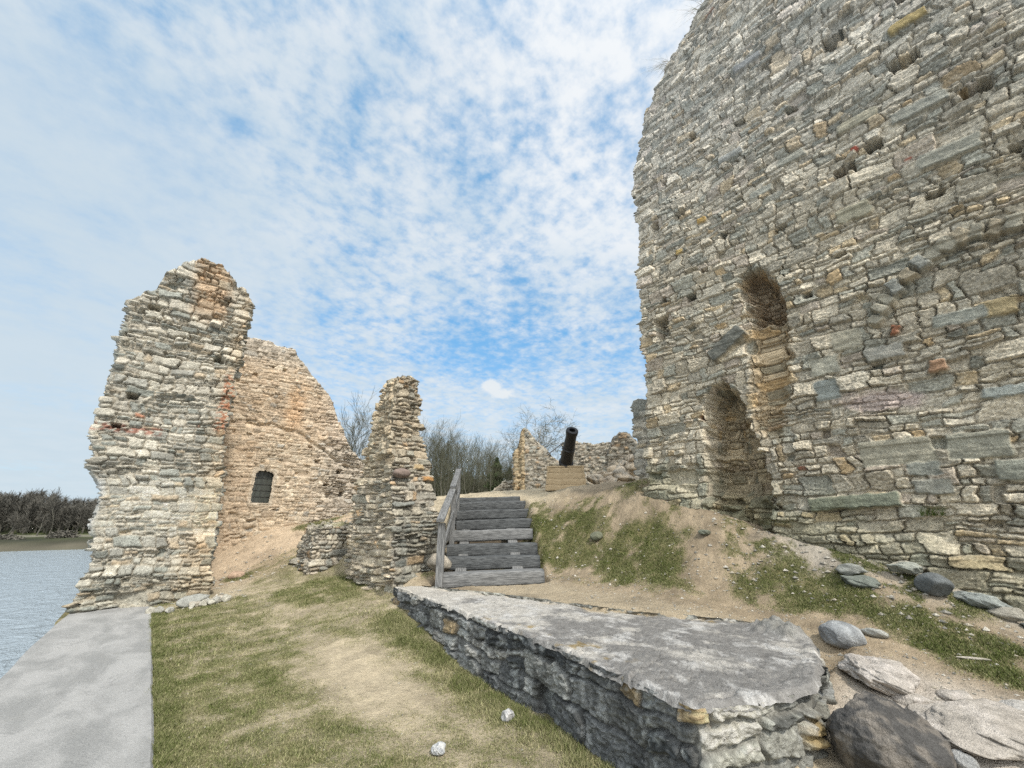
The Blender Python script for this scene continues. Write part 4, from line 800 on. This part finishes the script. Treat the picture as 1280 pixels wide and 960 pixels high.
rail(Pa+Vector((-.05, -.06, .02)), Pb+Vector((.02, .03, .03)), .15, .05, 863); rail(Pb+Vector((0, 0, .08)), Pc+Vector((.03, .04, .07)), .14, .05, 864)
rail(Pa+Vector((.05, -.02, -.50)), Pb+Vector((.05, 0, -.48)), .05, .13, 865); rail(Pb+Vector((.05, 0, -.48)), Pc+Vector((.05, 0, -.52)), .05, .13, 866)

# ------------------------------------------------------------------ cannon on its plank box
def box_plinth():
    A = Vector((9.47, 9.62, 0)); B = Vector((10.36, 8.65, 0)); x = (B-A).normalized(); mid = (A+B)/2; back = Vector((x.y, -x.x, 0)); back = back if back.dot(mid) > 0 else -back
    W = (B-A).length; rz = math.atan2(x.y, x.x); root = empty('plank_box', (mid.x, mid.y, 2.58), rz); tag(root, 'pale plank box on the rise carrying the black cannon', 'plinth')
    for k in range(4):
        f = 1-.035*k; z = .095+k*.19
        for y0, L, ang in ((0, W*f, 0), (1.3, W*f, 0)):
            o = link('plank', beam_mesh(L, .045, .183, 870+k, .006, 14, .004), M_PINE, root); o.location = (0, y0+.02*k*(1 if y0 == 0 else -1), z)
        for s in (-1, 1):
            o = link('plank', beam_mesh(1.3, .045, .183, 880+k, .006, 12, .004), M_PINE, root); o.location = (s*(W*f/2-.03), .65, z); o.rotation_euler = (0, 0, R(90))
    o = link('lid', beam_mesh(W*.93, 1.3, .04, 890, .008, 12, .003), M_PINE, root); o.location = (0, .66, .76); return root, W
pb, PW = box_plinth()
def cannon():
    mid = pb.location; rz = pb.rotation_euler.z; root = empty('cannon', (mid.x, mid.y, 3.36), rz); tag(root, 'black iron cannon barrel aimed steeply upward on the plank box', 'cannon')
    prof = [(0, 0), (0, .05), (.03, .09), (.08, .05), (.12, .06), (.15, .20), (.17, .245), (.24, .245), (.27, .225), (.75, .215), (.78, .235), (.84, .235), (.87, .205), (1.35, .185), (1.37, .20), (1.42, .20), (1.44, .18), (1.92, .165), (1.98, .168), (2.04, .185), (2.12, .19), (2.16, .18), (2.165, .095), (1.6, .09), (1.6, 0)]
    n = 40; V = []; 
    for a, r in prof:
        for k in range(n): t = 2*math.pi*k/n; V.append((r*math.cos(t), -a, r*math.sin(t)))
    F = grid_faces(len(prof), n, True); me = np_mesh('barrel', np.array(V), F[:, ::-1], None, True); o = link('barrel', me, M_IRON, root)
    o.rotation_euler = (R(-42), 0, R(14)); o.location = (-.11, .76, -.40); o.scale = (1.03, .97, 1.03)
    mod = o.modifiers.new('edges', 'EDGE_SPLIT'); mod.split_angle = R(40)
    br = link('brace', beam_mesh(.75, .05, .035, 896, .008, 5, .0), M_WOOD, root); br.location = (-.32, .65, .66); br.rotation_euler = (R(0), R(-38), R(12))
cannon()

# ------------------------------------------------------------------ loose rocks
def gz(x, y): return float(ground_z(np.array(x), np.array(y)))
def rock(name, x, y, size, seed, col, label, cat='rock', sink=.25, rot=(0, 0, 0), sub=4, col2=None, ang=.6, rough=.18, dz=0.0, fine=.02):
    o = blob(name, size, seed, M_ROCK, col, (x, y, gz(x, y)+size[2]*(1-2*sink)+dz), rot, sub, rough, None, 0, col2, ang, fine); tag(o, label, cat); return o
rock('boulder', 3.83, .90, (.26, .31, .26), 901, (.085, .082, .078), 'large dark brown granite boulder beside the end of the low wall', 'boulder', .17, (.1, -.15, .7), 6, (.165, .148, .128), .3, .10, 0, .06)
rock('boulder', 5.80, 1.52, (.26, .18, .13), 902, (.25, .26, .265), 'smooth grey boulder just behind the raised lump of the low wall', 'boulder', .3, (0, .1, -.3), 5, (.32, .33, .33), .3, .08)
rock('pale_rock', 5.02, 1.13, (.42, .26, .12), 903, (.40, .365, .325), 'broad pale pinkish rock slab between the low wall and the grey boulder', 'rock', .35, (.05, .05, .2), 6, (.46, .42, .38), .7, .3, 0, .06)
rock('pale_rock', 4.82, .42, (.62, .40, .10), 904, (.38, .345, .30), 'flat cracked whitish rock slab right of the brown boulder', 'rock', .4, (.03, 0, -.5), 6, (.45, .41, .365), .7, .3, 0, .06)
rock('rock', 4.17, .60, (.085, .07, .07), 905, (.30, .30, .29), 'small grey knobbly rock touching the right side of the brown boulder', 'rock', .25, (0, 0, .4), 4, None, .8)
rock('rock', 5.25, .35, (.30, .12, .06), 906, (.44, .42, .39), 'thin grey slab edge on the path, nearest the lower right corner', 'rock', .35, (0, .1, -.4), 4, None, .9)
rock('white_rock', 2.83, 3.43, (.085, .06, .05), 907, (.58, .57, .55), 'white rock on the grass strip under the dark low wall', 'rock', .2, (0, .3, .4), 4, (.36, .36, .36), .9, .3)
rock('white_rock', 2.04, 3.31, (.065, .055, .045), 908, (.58, .58, .56), 'white rock alone in the middle of the sandy lawn', 'rock', .2, (0, 0, .9), 4, (.36, .37, .38), .9, .3)
rock('rock', 7.30, .88, (.20, .17, .13), 909, (.14, .15, .15), 'dark rounded rock at the foot of the tall right wall', 'rock', .15, (0, .2, .4), 4, None, .5, .1, .03)
rock('rock', 7.15, 1.55, (.14, .24, .08), 910, (.17, .185, .16), 'dark flat rock set in the pale soil under the long green slab', 'rock', .25, (.1, 0, .2), 5, None, .9, .25, -.01, .05)
rock('rock', 7.50, .55, (.16, .26, .09), 911, (.28, .30, .28), 'grey slab poking out of the rubble right of the dark rounded rock', 'rock', .2, (.1, .1, .1), 5, None, .9, .25, .03, .05)
rock('rock', 7.45, 1.10, (.15, .20, .09), 912, (.30, .31, .27), 'greenish block above the dark rounded rock in the wall footing', 'rock', .2, (0, .1, .3), 5, None, .9, .25, .08, .05)
rock('rock', 7.42, .12, (.16, .24, .09), 913, (.26, .28, .27), 'bluish grey slab low on the rubble slope near the right edge', 'rock', .25, (0, .2, -.1), 5, None, .9, .25, .0, .05)
rock('rock', 7.25, 3.55, (.14, .10, .05), 914, (.16, .17, .13), 'mossy dark stone on the bank below the pointed niche', 'rock', .25, (0, 0, .3), 4, None, .6)
rock('rock', 7.05, 5.70, (.16, .13, .10), 915, (.14, .145, .10), 'mossy dark lump on the crest of the bank right of the stairs', 'rock', .3, (0, 0, .1), 4, None, .4)
rock('rock', 6.15, 1.32, (.10, .12, .05), 916, (.36, .36, .33), 'small grey stone in the grass just above the smooth grey boulder', 'rock', .3, (0, .3, 0), 4, None, .8)
rock('rock', 2.02, 13.7, (.20, .16, .13), 917, (.46, .33, .24), 'reddish tan rock lying in the green patch below the window wall', 'rock', .3, (0, 0, .3), 4, None, .4)
rock('rock', 1.0, 11.05, (.30, .2, .13), 918, (.30, .30, .27), 'squared grey block fallen at the right foot of the tower remnant', 'rock', .25, (0, 0, .2), 4, None, .9)
rock('rock', 5.0, 6.55, (.14, .09, .05), 919, (.40, .38, .34), 'pale flat stone under the lowest step of the stairs', 'rock', .3, (0, 0, -.5), 4, None, .8)
rock('rock', 4.55, 7.65, (.28, .22, .20), 920, (.36, .32, .26), 'tan boulder wedged between the pillar and the stair handrail', 'boulder', .1, (0, 0, .2), 4, None, .5, .12, .05)
rock('stick', 6.15, .62, (.012, .13, .012), 921, (.44, .40, .34), 'short pale dry stick lying on the grassy bank', 'stick', .0, (0, 0, .5), 3, None, .0, .1)

rx = random.Random(31)
for k in range(5):
    y = rx.uniform(-.1, 2.2); x = rx.uniform(7.15, 7.85)-.10*max(0, y-2); q = rx.uniform(.06, .17); c = rx.choice([(.25, .255, .23), (.33, .31, .26), (.40, .37, .30), (.20, .21, .185)])
    o = rock('rock', x, y, (q*.9, q*1.4, q*.6), 1000+k, c, 'loose stone half sunk in the rubble strip along the foot of the tall right wall', 'rock', .3, (rx.uniform(-.2, .2), rx.uniform(-.1, .3), rx.uniform(-.6, .6)), 4, None, 1.0, .25, .02, .05); o['group'] = 'loose stones along the right wall foot'
for k in range(7):
    y = rx.uniform(-.1, 1.25); x = rx.uniform(4.55, 5.75)+.1*(1-y); q = rx.uniform(.05, .18)
    o = rock('pale_rock', x, y, (q*1.2, q*.9, q*.45), 1040+k, rx.choice([(.38, .345, .30), (.42, .385, .34), (.34, .31, .27)]), 'pale stone half buried in the bare soil right of the low wall end', 'rock', .42, (rx.uniform(-.1, .1), rx.uniform(-.1, .1), rx.uniform(0, 6)), 4, (.46, .42, .38), 1.0, .3, -.01, .06); o['group'] = 'pale stones half buried near the low wall end'
for k in range(12):
    x = rx.uniform(.2, 1.5); o = rock('rock', x, 10.86-.05*abs(x-.8)+rx.uniform(-.12, .1) if x > .5 else 10.92, (rx.uniform(.06, .16), rx.uniform(.06, .12), rx.uniform(.05, .10)), 1070+k, rx.choice([(.40, .38, .32), (.34, .33, .29), (.44, .40, .33)]), 'fallen stone at the ragged foot of the tall tower remnant', 'rock', .25, (0, 0, rx.uniform(0, 6)), 4, None, 1.0, .25, 0, .05); o['group'] = 'fallen stones at the tower foot'
def gravel():
    r = np.random.RandomState(77); V = []; F = []; C = []
    base = np.array([(1, 0, 0), (-1, 0, 0), (0, 1, 0), (0, -1, 0), (0, 0, 1), (0, 0, -1)], float); fb = np.array([(0, 2, 4), (2, 1, 4), (1, 3, 4), (3, 0, 4), (2, 0, 5), (1, 2, 5), (3, 1, 5), (0, 3, 5)])
    zones = [(420, .5, 3.2, 2.5, 11.5, .006, .016), (700, 5.0, 8.0, -.3, 4.5, .008, .028), (260, 4.0, 5.8, 0, 1.5, .006, .022), (700, 6.6, 7.95, -.2, 3.6, .008, .05), (900, 5.4, 8.0, 2.5, 8.0, .004, .022), (900, 4.3, 6.6, -.2, 2.6, .004, .018), (500, 4.4, 6.4, 3.0, 6.8, .003, .012), (260, 5.8, 8.2, 4.5, 8.8, .012, .04), (160, .6, 1.9, 10.8, 12.0, .01, .05), (320, 1.3, 5.5, 12.5, 15.9, .015, .07), (150, 4.6, 6.2, 3, 6.5, .006, .015)]
    pts = np.concatenate([np.c_[r.uniform(a, b, n), r.uniform(c, d, n), lo+(hi-lo)*r.rand(n)**3] for n, a, b, c, d, lo, hi in zones]); z = ground_z(pts[:, 0], pts[:, 1])
    for (x, y, s), zz in zip(pts, z):
        q = base*r.uniform(.6, 1.4, (6, 1))*np.array((1, r.uniform(.6, 1), r.uniform(.4, .8)))*s; a = r.uniform(0, 6.3); c_, s_ = math.cos(a), math.sin(a)
        q = np.c_[q[:, 0]*c_-q[:, 1]*s_, q[:, 0]*s_+q[:, 1]*c_, q[:, 2]]+np.array((x, y, zz+s*.15)); F.append(fb+len(V)*6); V.append(q)
        C.append(np.tile(np.array(random.Random(int(x*1e5)).choice([(.40, .37, .31), (.38, .34, .27), (.30, .28, .24), (.46, .43, .37), (.24, .23, .20)])), (6, 1)))
    tag(link('gravel', np_mesh('gravel', np.concatenate(V), np.concatenate(F), np.concatenate(C), False), M_ROCK), kind='stuff')
gravel()

# ------------------------------------------------------------------ grass
def grass():
    r = np.random.RandomState(5); P = []
    for (n, a, b, c, d, s) in [(380000, .31, 3.6, 1.8, 7.0, 1.0), (120000, .36, 4.4, 7.0, 14.2, 1.5), (240000, 5.5, 8.0, -1.2, 4.2, 1.15), (160000, 5.8, 8.6, 4.2, 9.5, 1.3), (26000, .34, .47, 1.8, 11.0, 1.1), (14000, 3.0, 5.6, 14.8, 15.95, 2.0), (6000, 3.95, 4.7, 6.4, 7.8, 1.3)]:
        x = r.uniform(a, b, n); y = r.uniform(c, d, n); g = grass_mask(x, y); k = r.rand(n) < np.clip(g*1.05-.06, 0, 1)**1.25
        P.append(np.c_[x[k], y[k], g[k], np.full(k.sum(), s)])
    P = np.concatenate(P); x, y, g, s = P.T
    onwall = (x > np.interp(y, [1.0, 2.05, 3.07, 4.5, 6, 7.75], [2.8, 2.88, 3.06, 3.18, 3.30, 3.36])) & (x < 5.6) & (y > 1.0) & (y < 7.6) & ~((y > 6.4) & (x > 3.95))
    P = P[~onwall]; x, y, g, s = P.T; n = len(P); z = ground_z(x, y)
    cl = fbm(x/.25, y/.25, 3, 210); tall = np.clip(.35+.9*g+.5*cl, .2, 1.6); near = np.maximum(sst(.5, .1, np.abs(x-3.05))*(y < 7.4), .9*sst(.50, .40, x)*(y < 11)); tall = tall*(1+.5*near)
    hgt = s*tall*(.009+.017*r.rand(n))*np.where((x < 3.6) & (near < .2), .8, 1.15); wd_ = s*(.0022+.002*r.rand(n)); a = r.uniform(0, 2*np.pi, n); ln = r.uniform(.2, 1.3, n)*hgt; la = r.uniform(0, 2*np.pi, n)
    bx = np.c_[np.cos(a)*wd_, np.sin(a)*wd_]; B = np.c_[x, y, z-.003]
    V = np.empty((n, 3, 3)); V[:, 0] = B; V[:, 0, :2] -= bx; V[:, 1] = B; V[:, 1, :2] += bx; V[:, 2] = B; V[:, 2, 0] += np.cos(la)*ln; V[:, 2, 1] += np.sin(la)*ln; V[:, 2, 2] += hgt
    t = np.clip(r.rand(n)*.90+.34-.60*g-.45*fbm(x/.5, y/.5, 4, 211)+.12*(x < 3.5)-.05*(x > 5), 0, 1)[:, None]
    c = lerp(np.array((.074, .096, .022)), np.array((.33, .300, .17)), t)*(.65+.7*r.rand(n))[:, None]
    C = np.repeat(c, 3, 0)
    tag(link('grass', np_mesh('grass', V.reshape(-1, 3), np.arange(n*3).reshape(-1, 3), C, True), M_GRASS), kind='stuff')
grass()
def tuft(x, y, z, n, L, seed, label, spread=.12, droop=.5, col=(.30, .25, .13), toward=(0, 0)):
    r = random.Random(seed); V = []; F = []; C = []
    for _ in range(n):
        a = r.uniform(0, 6.28); l = L*r.uniform(.5, 1.1); bx, by = r.uniform(-spread, spread), r.uniform(-spread, spread); w = .004*r.uniform(.7, 1.4); dx, dy = math.cos(a)*droop+toward[0], math.sin(a)*droop+toward[1]; b0 = len(V); cc = [q*r.uniform(.7, 1.3) for q in col]
        for k in range(5):
            t = k/4; V += [(bx+dx*l*t*t-w*(1-t), by+dy*l*t*t, l*t*(1-.45*droop*t)), (bx+dx*l*t*t+w*(1-t), by+dy*l*t*t+w*(1-t), l*t*(1-.45*droop*t))]; C += [cc, cc]
            if k: F.append((b0+2*k-2, b0+2*k-1, b0+2*k+1, b0+2*k))
    o = link('grass_tuft', np_mesh('grass_tuft', np.array(V), np.array(F), np.array(C)), M_GRASS); o.location = (x, y, z); tag(o, label, 'plant'); return o
tuft(8.12, 3.25, 13.25, 50, .5, 1, 'dry wispy grass tuft on the sloping left shoulder of the right wall', .12, .8, (.30, .26, .15), (-.2, .8))
tuft(8.15, 2.2, 14.12, 40, .5, 2, 'dry grass wisps highest on the right wall at the frame top', .15, .8, (.30, .26, .15), (-.2, .7))
tuft(7.78, .75, 1.75, 110, .20, 3, 'green plant tuft growing from the footing right of the long green slab', .12, .7, (.10, .13, .03), (-.4, 0))
tuft(7.75, 2.55, 1.62, 160, .22, 4, 'grass tuft growing at the near foot of the pointed niche', .22, .6, (.13, .14, .04), (-.3, 0))
tuft(7.80, 5.0, 2.40, 160, .30, 5, 'grass tuft at the far corner foot of the right wall', .2, .6, (.10, .13, .03), (-.2, .1))

# ------------------------------------------------------------------ trees
def tree_meshes(seed, H=9.0, spread=.33, trunk_r=.10, levels=4, up=.55, first=.3, kids=(7, 6, 5, 4), twig=.012, kind='bare'):
    r = random.Random(seed); seg = {0: [], 1: []}
    def grow(p, d, L, rad, lv):
        n = 4 if lv < 2 else (3 if lv < 3 else 2); pts = [p]; rr = [rad]
        for k in range(n):
            d = (d+Vector((r.gauss(0, .13), r.gauss(0, .13), r.gauss(0, .08)+up*.12*(lv > 0)))).normalized(); p = p+d*(L/n); pts.append(p); rr.append(max(twig*.45, rad*(1-.72*(k+1)/n)))
        seg[0 if lv == 0 else 1].append((pts, rr))
        if lv >= levels-1: return
        m = kids[lv]
        for k in range(m):
            t = (first if lv == 0 else .25)+(1-(first if lv == 0 else .25))*(k+r.random())/m; i = min(int(t*n), n-1); q = pts[i].lerp(pts[i+1], t*n-i); a = r.uniform(0, 6.283); ang = r.uniform(.45, .95)*(1 if lv else 1.0)*(spread/.33)
            ax = d.orthogonal().normalized(); ax = Matrix.Rotation(a, 3, d)@ax; nd = (Matrix.Rotation(ang, 3, ax)@d).normalized()
            grow(q, nd, L*(r.uniform(.32, .55) if lv == 0 else r.uniform(.45, .75))*(1.15-.5*t if lv == 0 else 1), max(twig*.6, rr[i]*.5), lv+1)
    grow(Vector((0, 0, -.3)), Vector((r.uniform(-.06, .06), r.uniform(-.06, .06), 1)), H, trunk_r, 0)
    out = []
    for q in (0, 1):
        V = []; F = []; k = 6 if q == 0 else 3
        for pts, rr in seg[q]:
            b = len(V)
            for i, (p, ra) in enumerate(zip(pts, rr)):
                d = (pts[min(i+1, len(pts)-1)]-pts[max(i-1, 0)]).normalized(); u = d.orthogonal().normalized(); w = d.cross(u)
                for j in range(k): a = 2*math.pi*j/k; V.append(p+u*ra*math.cos(a)+w*ra*math.sin(a))
            for i in range(len(pts)-1):
                for j in range(k): F.append((b+i*k+j, b+i*k+(j+1) % k, b+(i+1)*k+(j+1) % k, b+(i+1)*k+j))
        me = np_mesh('trunk' if q == 0 else 'crown', np.array([v[:] for v in V]), np.array(F)); out.append(me)
    return out
def make_tree(name, me, mats, loc, rz, label, group=None, s=1.0):
    root = empty(name, loc, rz); root.scale = (s, s, s); tag(root, label, 'tree', group)
    for part, m, mt in zip(('trunk', 'crown'), me, mats): 
        if not m.materials: m.materials.append(mt)
        o = bpy.data.objects.new(part, m); COL.objects.link(o); o.parent = root
    return root
def dup(root, loc, rz, s):
    t = root.copy(); COL.objects.link(t); t.location = loc; t.rotation_euler = (0, 0, rz); t.scale = (s, s, s)
    for c in root.children: k = c.copy(); COL.objects.link(k); k.parent = t
    return t
rt = random.Random(12)
GL = 'bare slender tree in the grove beyond the wooden stairs'; GG = 'bare trees in the grove beyond the stairs'
protos = []
for i in range(4):
    me = tree_meshes(1200+i, 8.6, .26, .085, 4, .8, .22, (11, 6, 5, 3), .016)
    protos.append(make_tree('bare_tree', me, (M_BARK, M_TWIG), (0, 0, 0), 0, GL, GG))
spots = []
A0, A1 = R(28), R(40.2)
for i in range(34):
    az = A0+(A1-A0)*((i+.5+rt.uniform(-.45, .45))/34); rr = rt.uniform(33, 52); top = np.interp(math.degrees(az), [28, 31, 33, 35.5, 37, 38.5, 40], [10.9, 10.4, 9.4, 9.9, 9.0, 8.6, 7.2]); z0 = 1.9; s = max(.6, (1.7+(top-1.7)*rr/42-z0)/8.6)*rt.uniform(.86, 1.04)
    spots.append((math.sin(az)*rr, math.cos(az)*rr, z0, rt.uniform(0, 6.28), s*.84))
for i, (x, y, z, rz, s) in enumerate(spots):
    if i < 4: o = protos[i]; o.location = (x, y, z); o.rotation_euler = (0, 0, rz); o.scale = (s, s, s)
    else: dup(protos[i % 4], (x, y, z), rz, s)
m1 = tree_meshes(1300, 8.0, .40, .14, 5, .35, .35, (10, 6, 4, 4), .016); make_tree('bare_tree', m1, (M_BARKPALE, M_TWIG), (25.9, 28.4, 2.2), .4, 'tall bare spreading tree behind the jagged peaked wall by the cannon')
m2 = tree_meshes(1310, 5.6, .42, .10, 5, .3, .25, (9, 6, 4, 3), .015); make_tree('bare_tree', m2, (M_BARK, M_TWIG), (23.9, 28.2, 2.2), 1.4, 'smaller bare tree left of the jagged peaked wall by the cannon')
m3 = tree_meshes(1320, 5.9, .24, .075, 5, .8, .3, (10, 6, 5, 3), .012); make_tree('birch_tree', m3, (M_BARKPALE, M_TWIG), (9.2, 28.8, 1.4), 2.2, 'thin pale birch showing between the window wall and the pillar')
m4 = tree_meshes(1330, 4.9, .26, .06, 5, .8, .3, (9, 6, 5, 3), .012); make_tree('birch_tree', m4, (M_BARKPALE, M_TWIG), (10.6, 29.8, 1.9), .2, 'shorter thin birch close against the left side of the pillar')
def leafmass(n, shape, seed, size, V0=0):
    r = np.random.RandomState(seed); P = shape(r, n); a = r.normal(size=(n, 3)); a /= np.linalg.norm(a, axis=1)[:, None]; b = r.normal(size=(n, 3)); b -= a*(a*b).sum(1)[:, None]; b /= np.linalg.norm(b, axis=1)[:, None]; s = size*r.uniform(.5, 1.3, n)[:, None]
    V = np.stack([P-a*s*.5-b*s*.3, P+a*s*.5, P-a*s*.2+b*s*.4], 1).reshape(-1, 3); return V, np.arange(n*3).reshape(-1, 3)
def evergreen(x, y, z, H, w, seed, label):
    root = empty('evergreen_tree', (x, y, z)); tag(root, label, 'tree')
    def shp(r, n):
        t = r.rand(n)**.7; a = r.uniform(0, 6.283, n); lay = .75+.25*np.sin(t*38+r.uniform(0, 1)); rad = w*(1-t)**.8*lay*(.35+.65*np.sqrt(r.rand(n)))*(1+.25*np.sin(a*3+t*9)); return np.c_[np.cos(a)*rad, np.sin(a)*rad, .3+t*H-.12*rad]
    V, F = leafmass(5200, shp, seed, .26); link('crown', np_mesh('crown', V, F, None, False), M_CONIFER, root)
    t = link('trunk', beam_mesh(H*.9, .18, .18, seed, .05, 6, .01), M_BARK, root); t.rotation_euler = (0, R(-90), 0); t.location = (0, 0, H*.44)
evergreen(24.6, 31.6, 1.9, 5.2, 2.2, 41, 'dark green evergreen at the right end of the grove beside the jagged wall')
evergreen(27.4, 33.0, 1.9, 4.6, 2.0, 42, 'second dark evergreen, mostly hidden behind the jagged peaked wall')

def grove_mass():
    """dense bare undergrowth and trunks behind the grove"""
    r = np.random.RandomState(8); V = []; F = []; nv = 0
    for i in range(800):
        az = R(r.uniform(25, 41.5)); rr = r.uniform(54, 72); x, y = math.sin(az)*rr, math.cos(az)*rr; H = r.uniform(4.0, 7.2)*np.interp(math.degrees(az), [28, 33, 38, 41], [1.1, 1.05, .95, .75]); z = 1.2
        m = 60; t = r.rand(m); a = r.uniform(0, 6.283, m); L = (1-t*.6)*1.5*r.uniform(.5, 1.2, m); b = np.c_[np.full(m, x), np.full(m, y), z+t*H*.9]; e = b+np.c_[np.cos(a)*L, np.sin(a)*L, .9*L+.1]; w = .028
        b = np.r_[b, [[x, y, z]]]; e = np.r_[e, [[x+r.normal()*.2, y, z+H]]]; d = np.r_[np.full(m, w), [.07]]
        o = np.c_[np.full(m+1, math.cos(az)), np.full(m+1, -math.sin(az)), np.zeros(m+1)]*d[:, None]; o2 = np.c_[np.full(m+1, math.sin(az)), np.full(m+1, math.cos(az)), np.ones(m+1)*.5]*d[:, None]
        for q in (o, o2): V.append(np.stack([b-q, b+q, e+q*.3, e-q*.3], 1).reshape(-1, 3)); F.append(np.arange((m+1)*4).reshape(-1, 4)+nv); nv += (m+1)*4
    tag(link('distant_wood', np_mesh('distant_wood', np.concatenate(V), np.concatenate(F), None, False), M_WOODS), kind='stuff')
M_WOODS = mat_simple('grove_twigs', (.05, .058, .032), (.115, .12, .07), .8, (1, 1, 1), .95, .01)
grove_mass()
def far_forest():
    """bare wood on the far shore: countless trunks and twigs in one mass"""
    r = np.random.RandomState(3); V = []; F = []; nv = 0
    for i in range(1300):
        x = r.uniform(-95, 12); d = 17+r.rand()**1.3*26; y = 91.6-.02*abs(x+10)+d; z = np.interp(d, [17, 30, 60], [-.6, .3, 2.5]); H = 6.3*r.uniform(.72, 1.05)+.55*math.sin(x*.23)+.4*math.sin(x*.61)+max(0, (-18-x))*.035
        H = min(H, 10); q = np.array([(-.10, 0, 0), (.10, 0, 0), (.02, 0, H*.95), (-.02, 0, H*.95), (0, -.10, 0), (0, .10, 0), (0, .02, H*.95), (0, -.02, H*.95)])+np.array((x, y, z)); V.append(q); F.append(np.array([(0, 1, 2, 3), (4, 5, 6, 7)])+nv); nv += 8
        m = 95; t = .12+.78*r.rand(m)**.8; a = r.uniform(0, 6.283, m); L = (1-t*.45)*1.35*r.uniform(.4, 1.2, m); b = np.c_[np.full(m, x), np.full(m, y), z+t*H*.92]; e = b+np.c_[np.cos(a)*L, np.sin(a)*L, r.uniform(.3, 1.1, m)*L+.1]; w = .04
        o = np.c_[-np.sin(a)*w, np.cos(a)*w, np.zeros(m)]; w2 = np.c_[np.zeros(m), np.zeros(m), np.full(m, w)]
        V.append(np.stack([b-o, b+o, e+o*.3+w2, e-o*.3+w2], 1).reshape(-1, 3)); F.append(np.arange(m*4).reshape(-1, 4)+nv); nv += m*4
        V.append(np.stack([b-w2, b+w2, e+w2*.4+o, e-w2*.4+o], 1).reshape(-1, 3)); F.append(np.arange(m*4).reshape(-1, 4)+nv); nv += m*4
    o = link('far_forest', np_mesh('far_forest', np.concatenate(V), np.concatenate(F), None, False), M_FOREST); tag(o, kind='stuff')
far_forest()
mf = tree_meshes(1400, 3.2, .42, .12, 4, .3, .3, (9, 6, 5, 3), .05)
make_tree('bare_tree', mf, (M_FOREST, M_FOREST), (-17.3, 106.5, -.9), 0, 'bare bushy tree beside the path on the far riverbank, nearest the left edge')
mg = tree_meshes(1401, 3.4, .40, .12, 4, .3, .3, (9, 6, 5, 3), .05)
make_tree('bare_tree', mg, (M_FOREST, M_FOREST), (-14.2, 106.8, -.9), 0, 'bare tree by the far riverbank path, midway between frame edge and tower')
mh = tree_meshes(1402, 5.4, .20, .11, 4, .8, .4, (9, 6, 5, 3), .04)
make_tree('bare_tree', mh, (M_BARK, M_FOREST), (-13.0, 108.2, -.7), 0, 'slender upright bare tree at the edge of the far wood across the river')
def bank_bush(x, y, z, w, h, seed, label):
    def shp(r, n): a = r.uniform(0, 6.283, n); t = r.rand(n); rad = np.sqrt(r.rand(n))*np.sqrt(1-t*t*.9); return np.c_[np.cos(a)*rad*w, np.sin(a)*rad*w*.5, t*h*(1+.3*np.sin(a*4))]
    V, F = leafmass(900, shp, seed, .35); o = link('bank_bush', np_mesh('bank_bush', V, F, None, False), M_FOREST); o.location = (x, y, z); tag(o, label, 'bush')
bank_bush(-20.8, 99.0, -1.4, 2.6, 1.3, 51, 'dark brushy bush overhanging the far bank at the left frame edge')
bank_bush(-25.5, 99.5, -1.3, 3.0, 1.2, 53, 'dark bush mound on the far bank, partly outside the left frame edge')
bank_bush(-10.6, 102.5, -1.1, 2.2, .9, 54, 'low dark bush on the far bank close to the tower remnant edge')
bank_bush(-16.6, 100.5, -1.4, 2.4, .8, 52, 'low dark bush on the far bank under the bare bushy tree')
print('built')
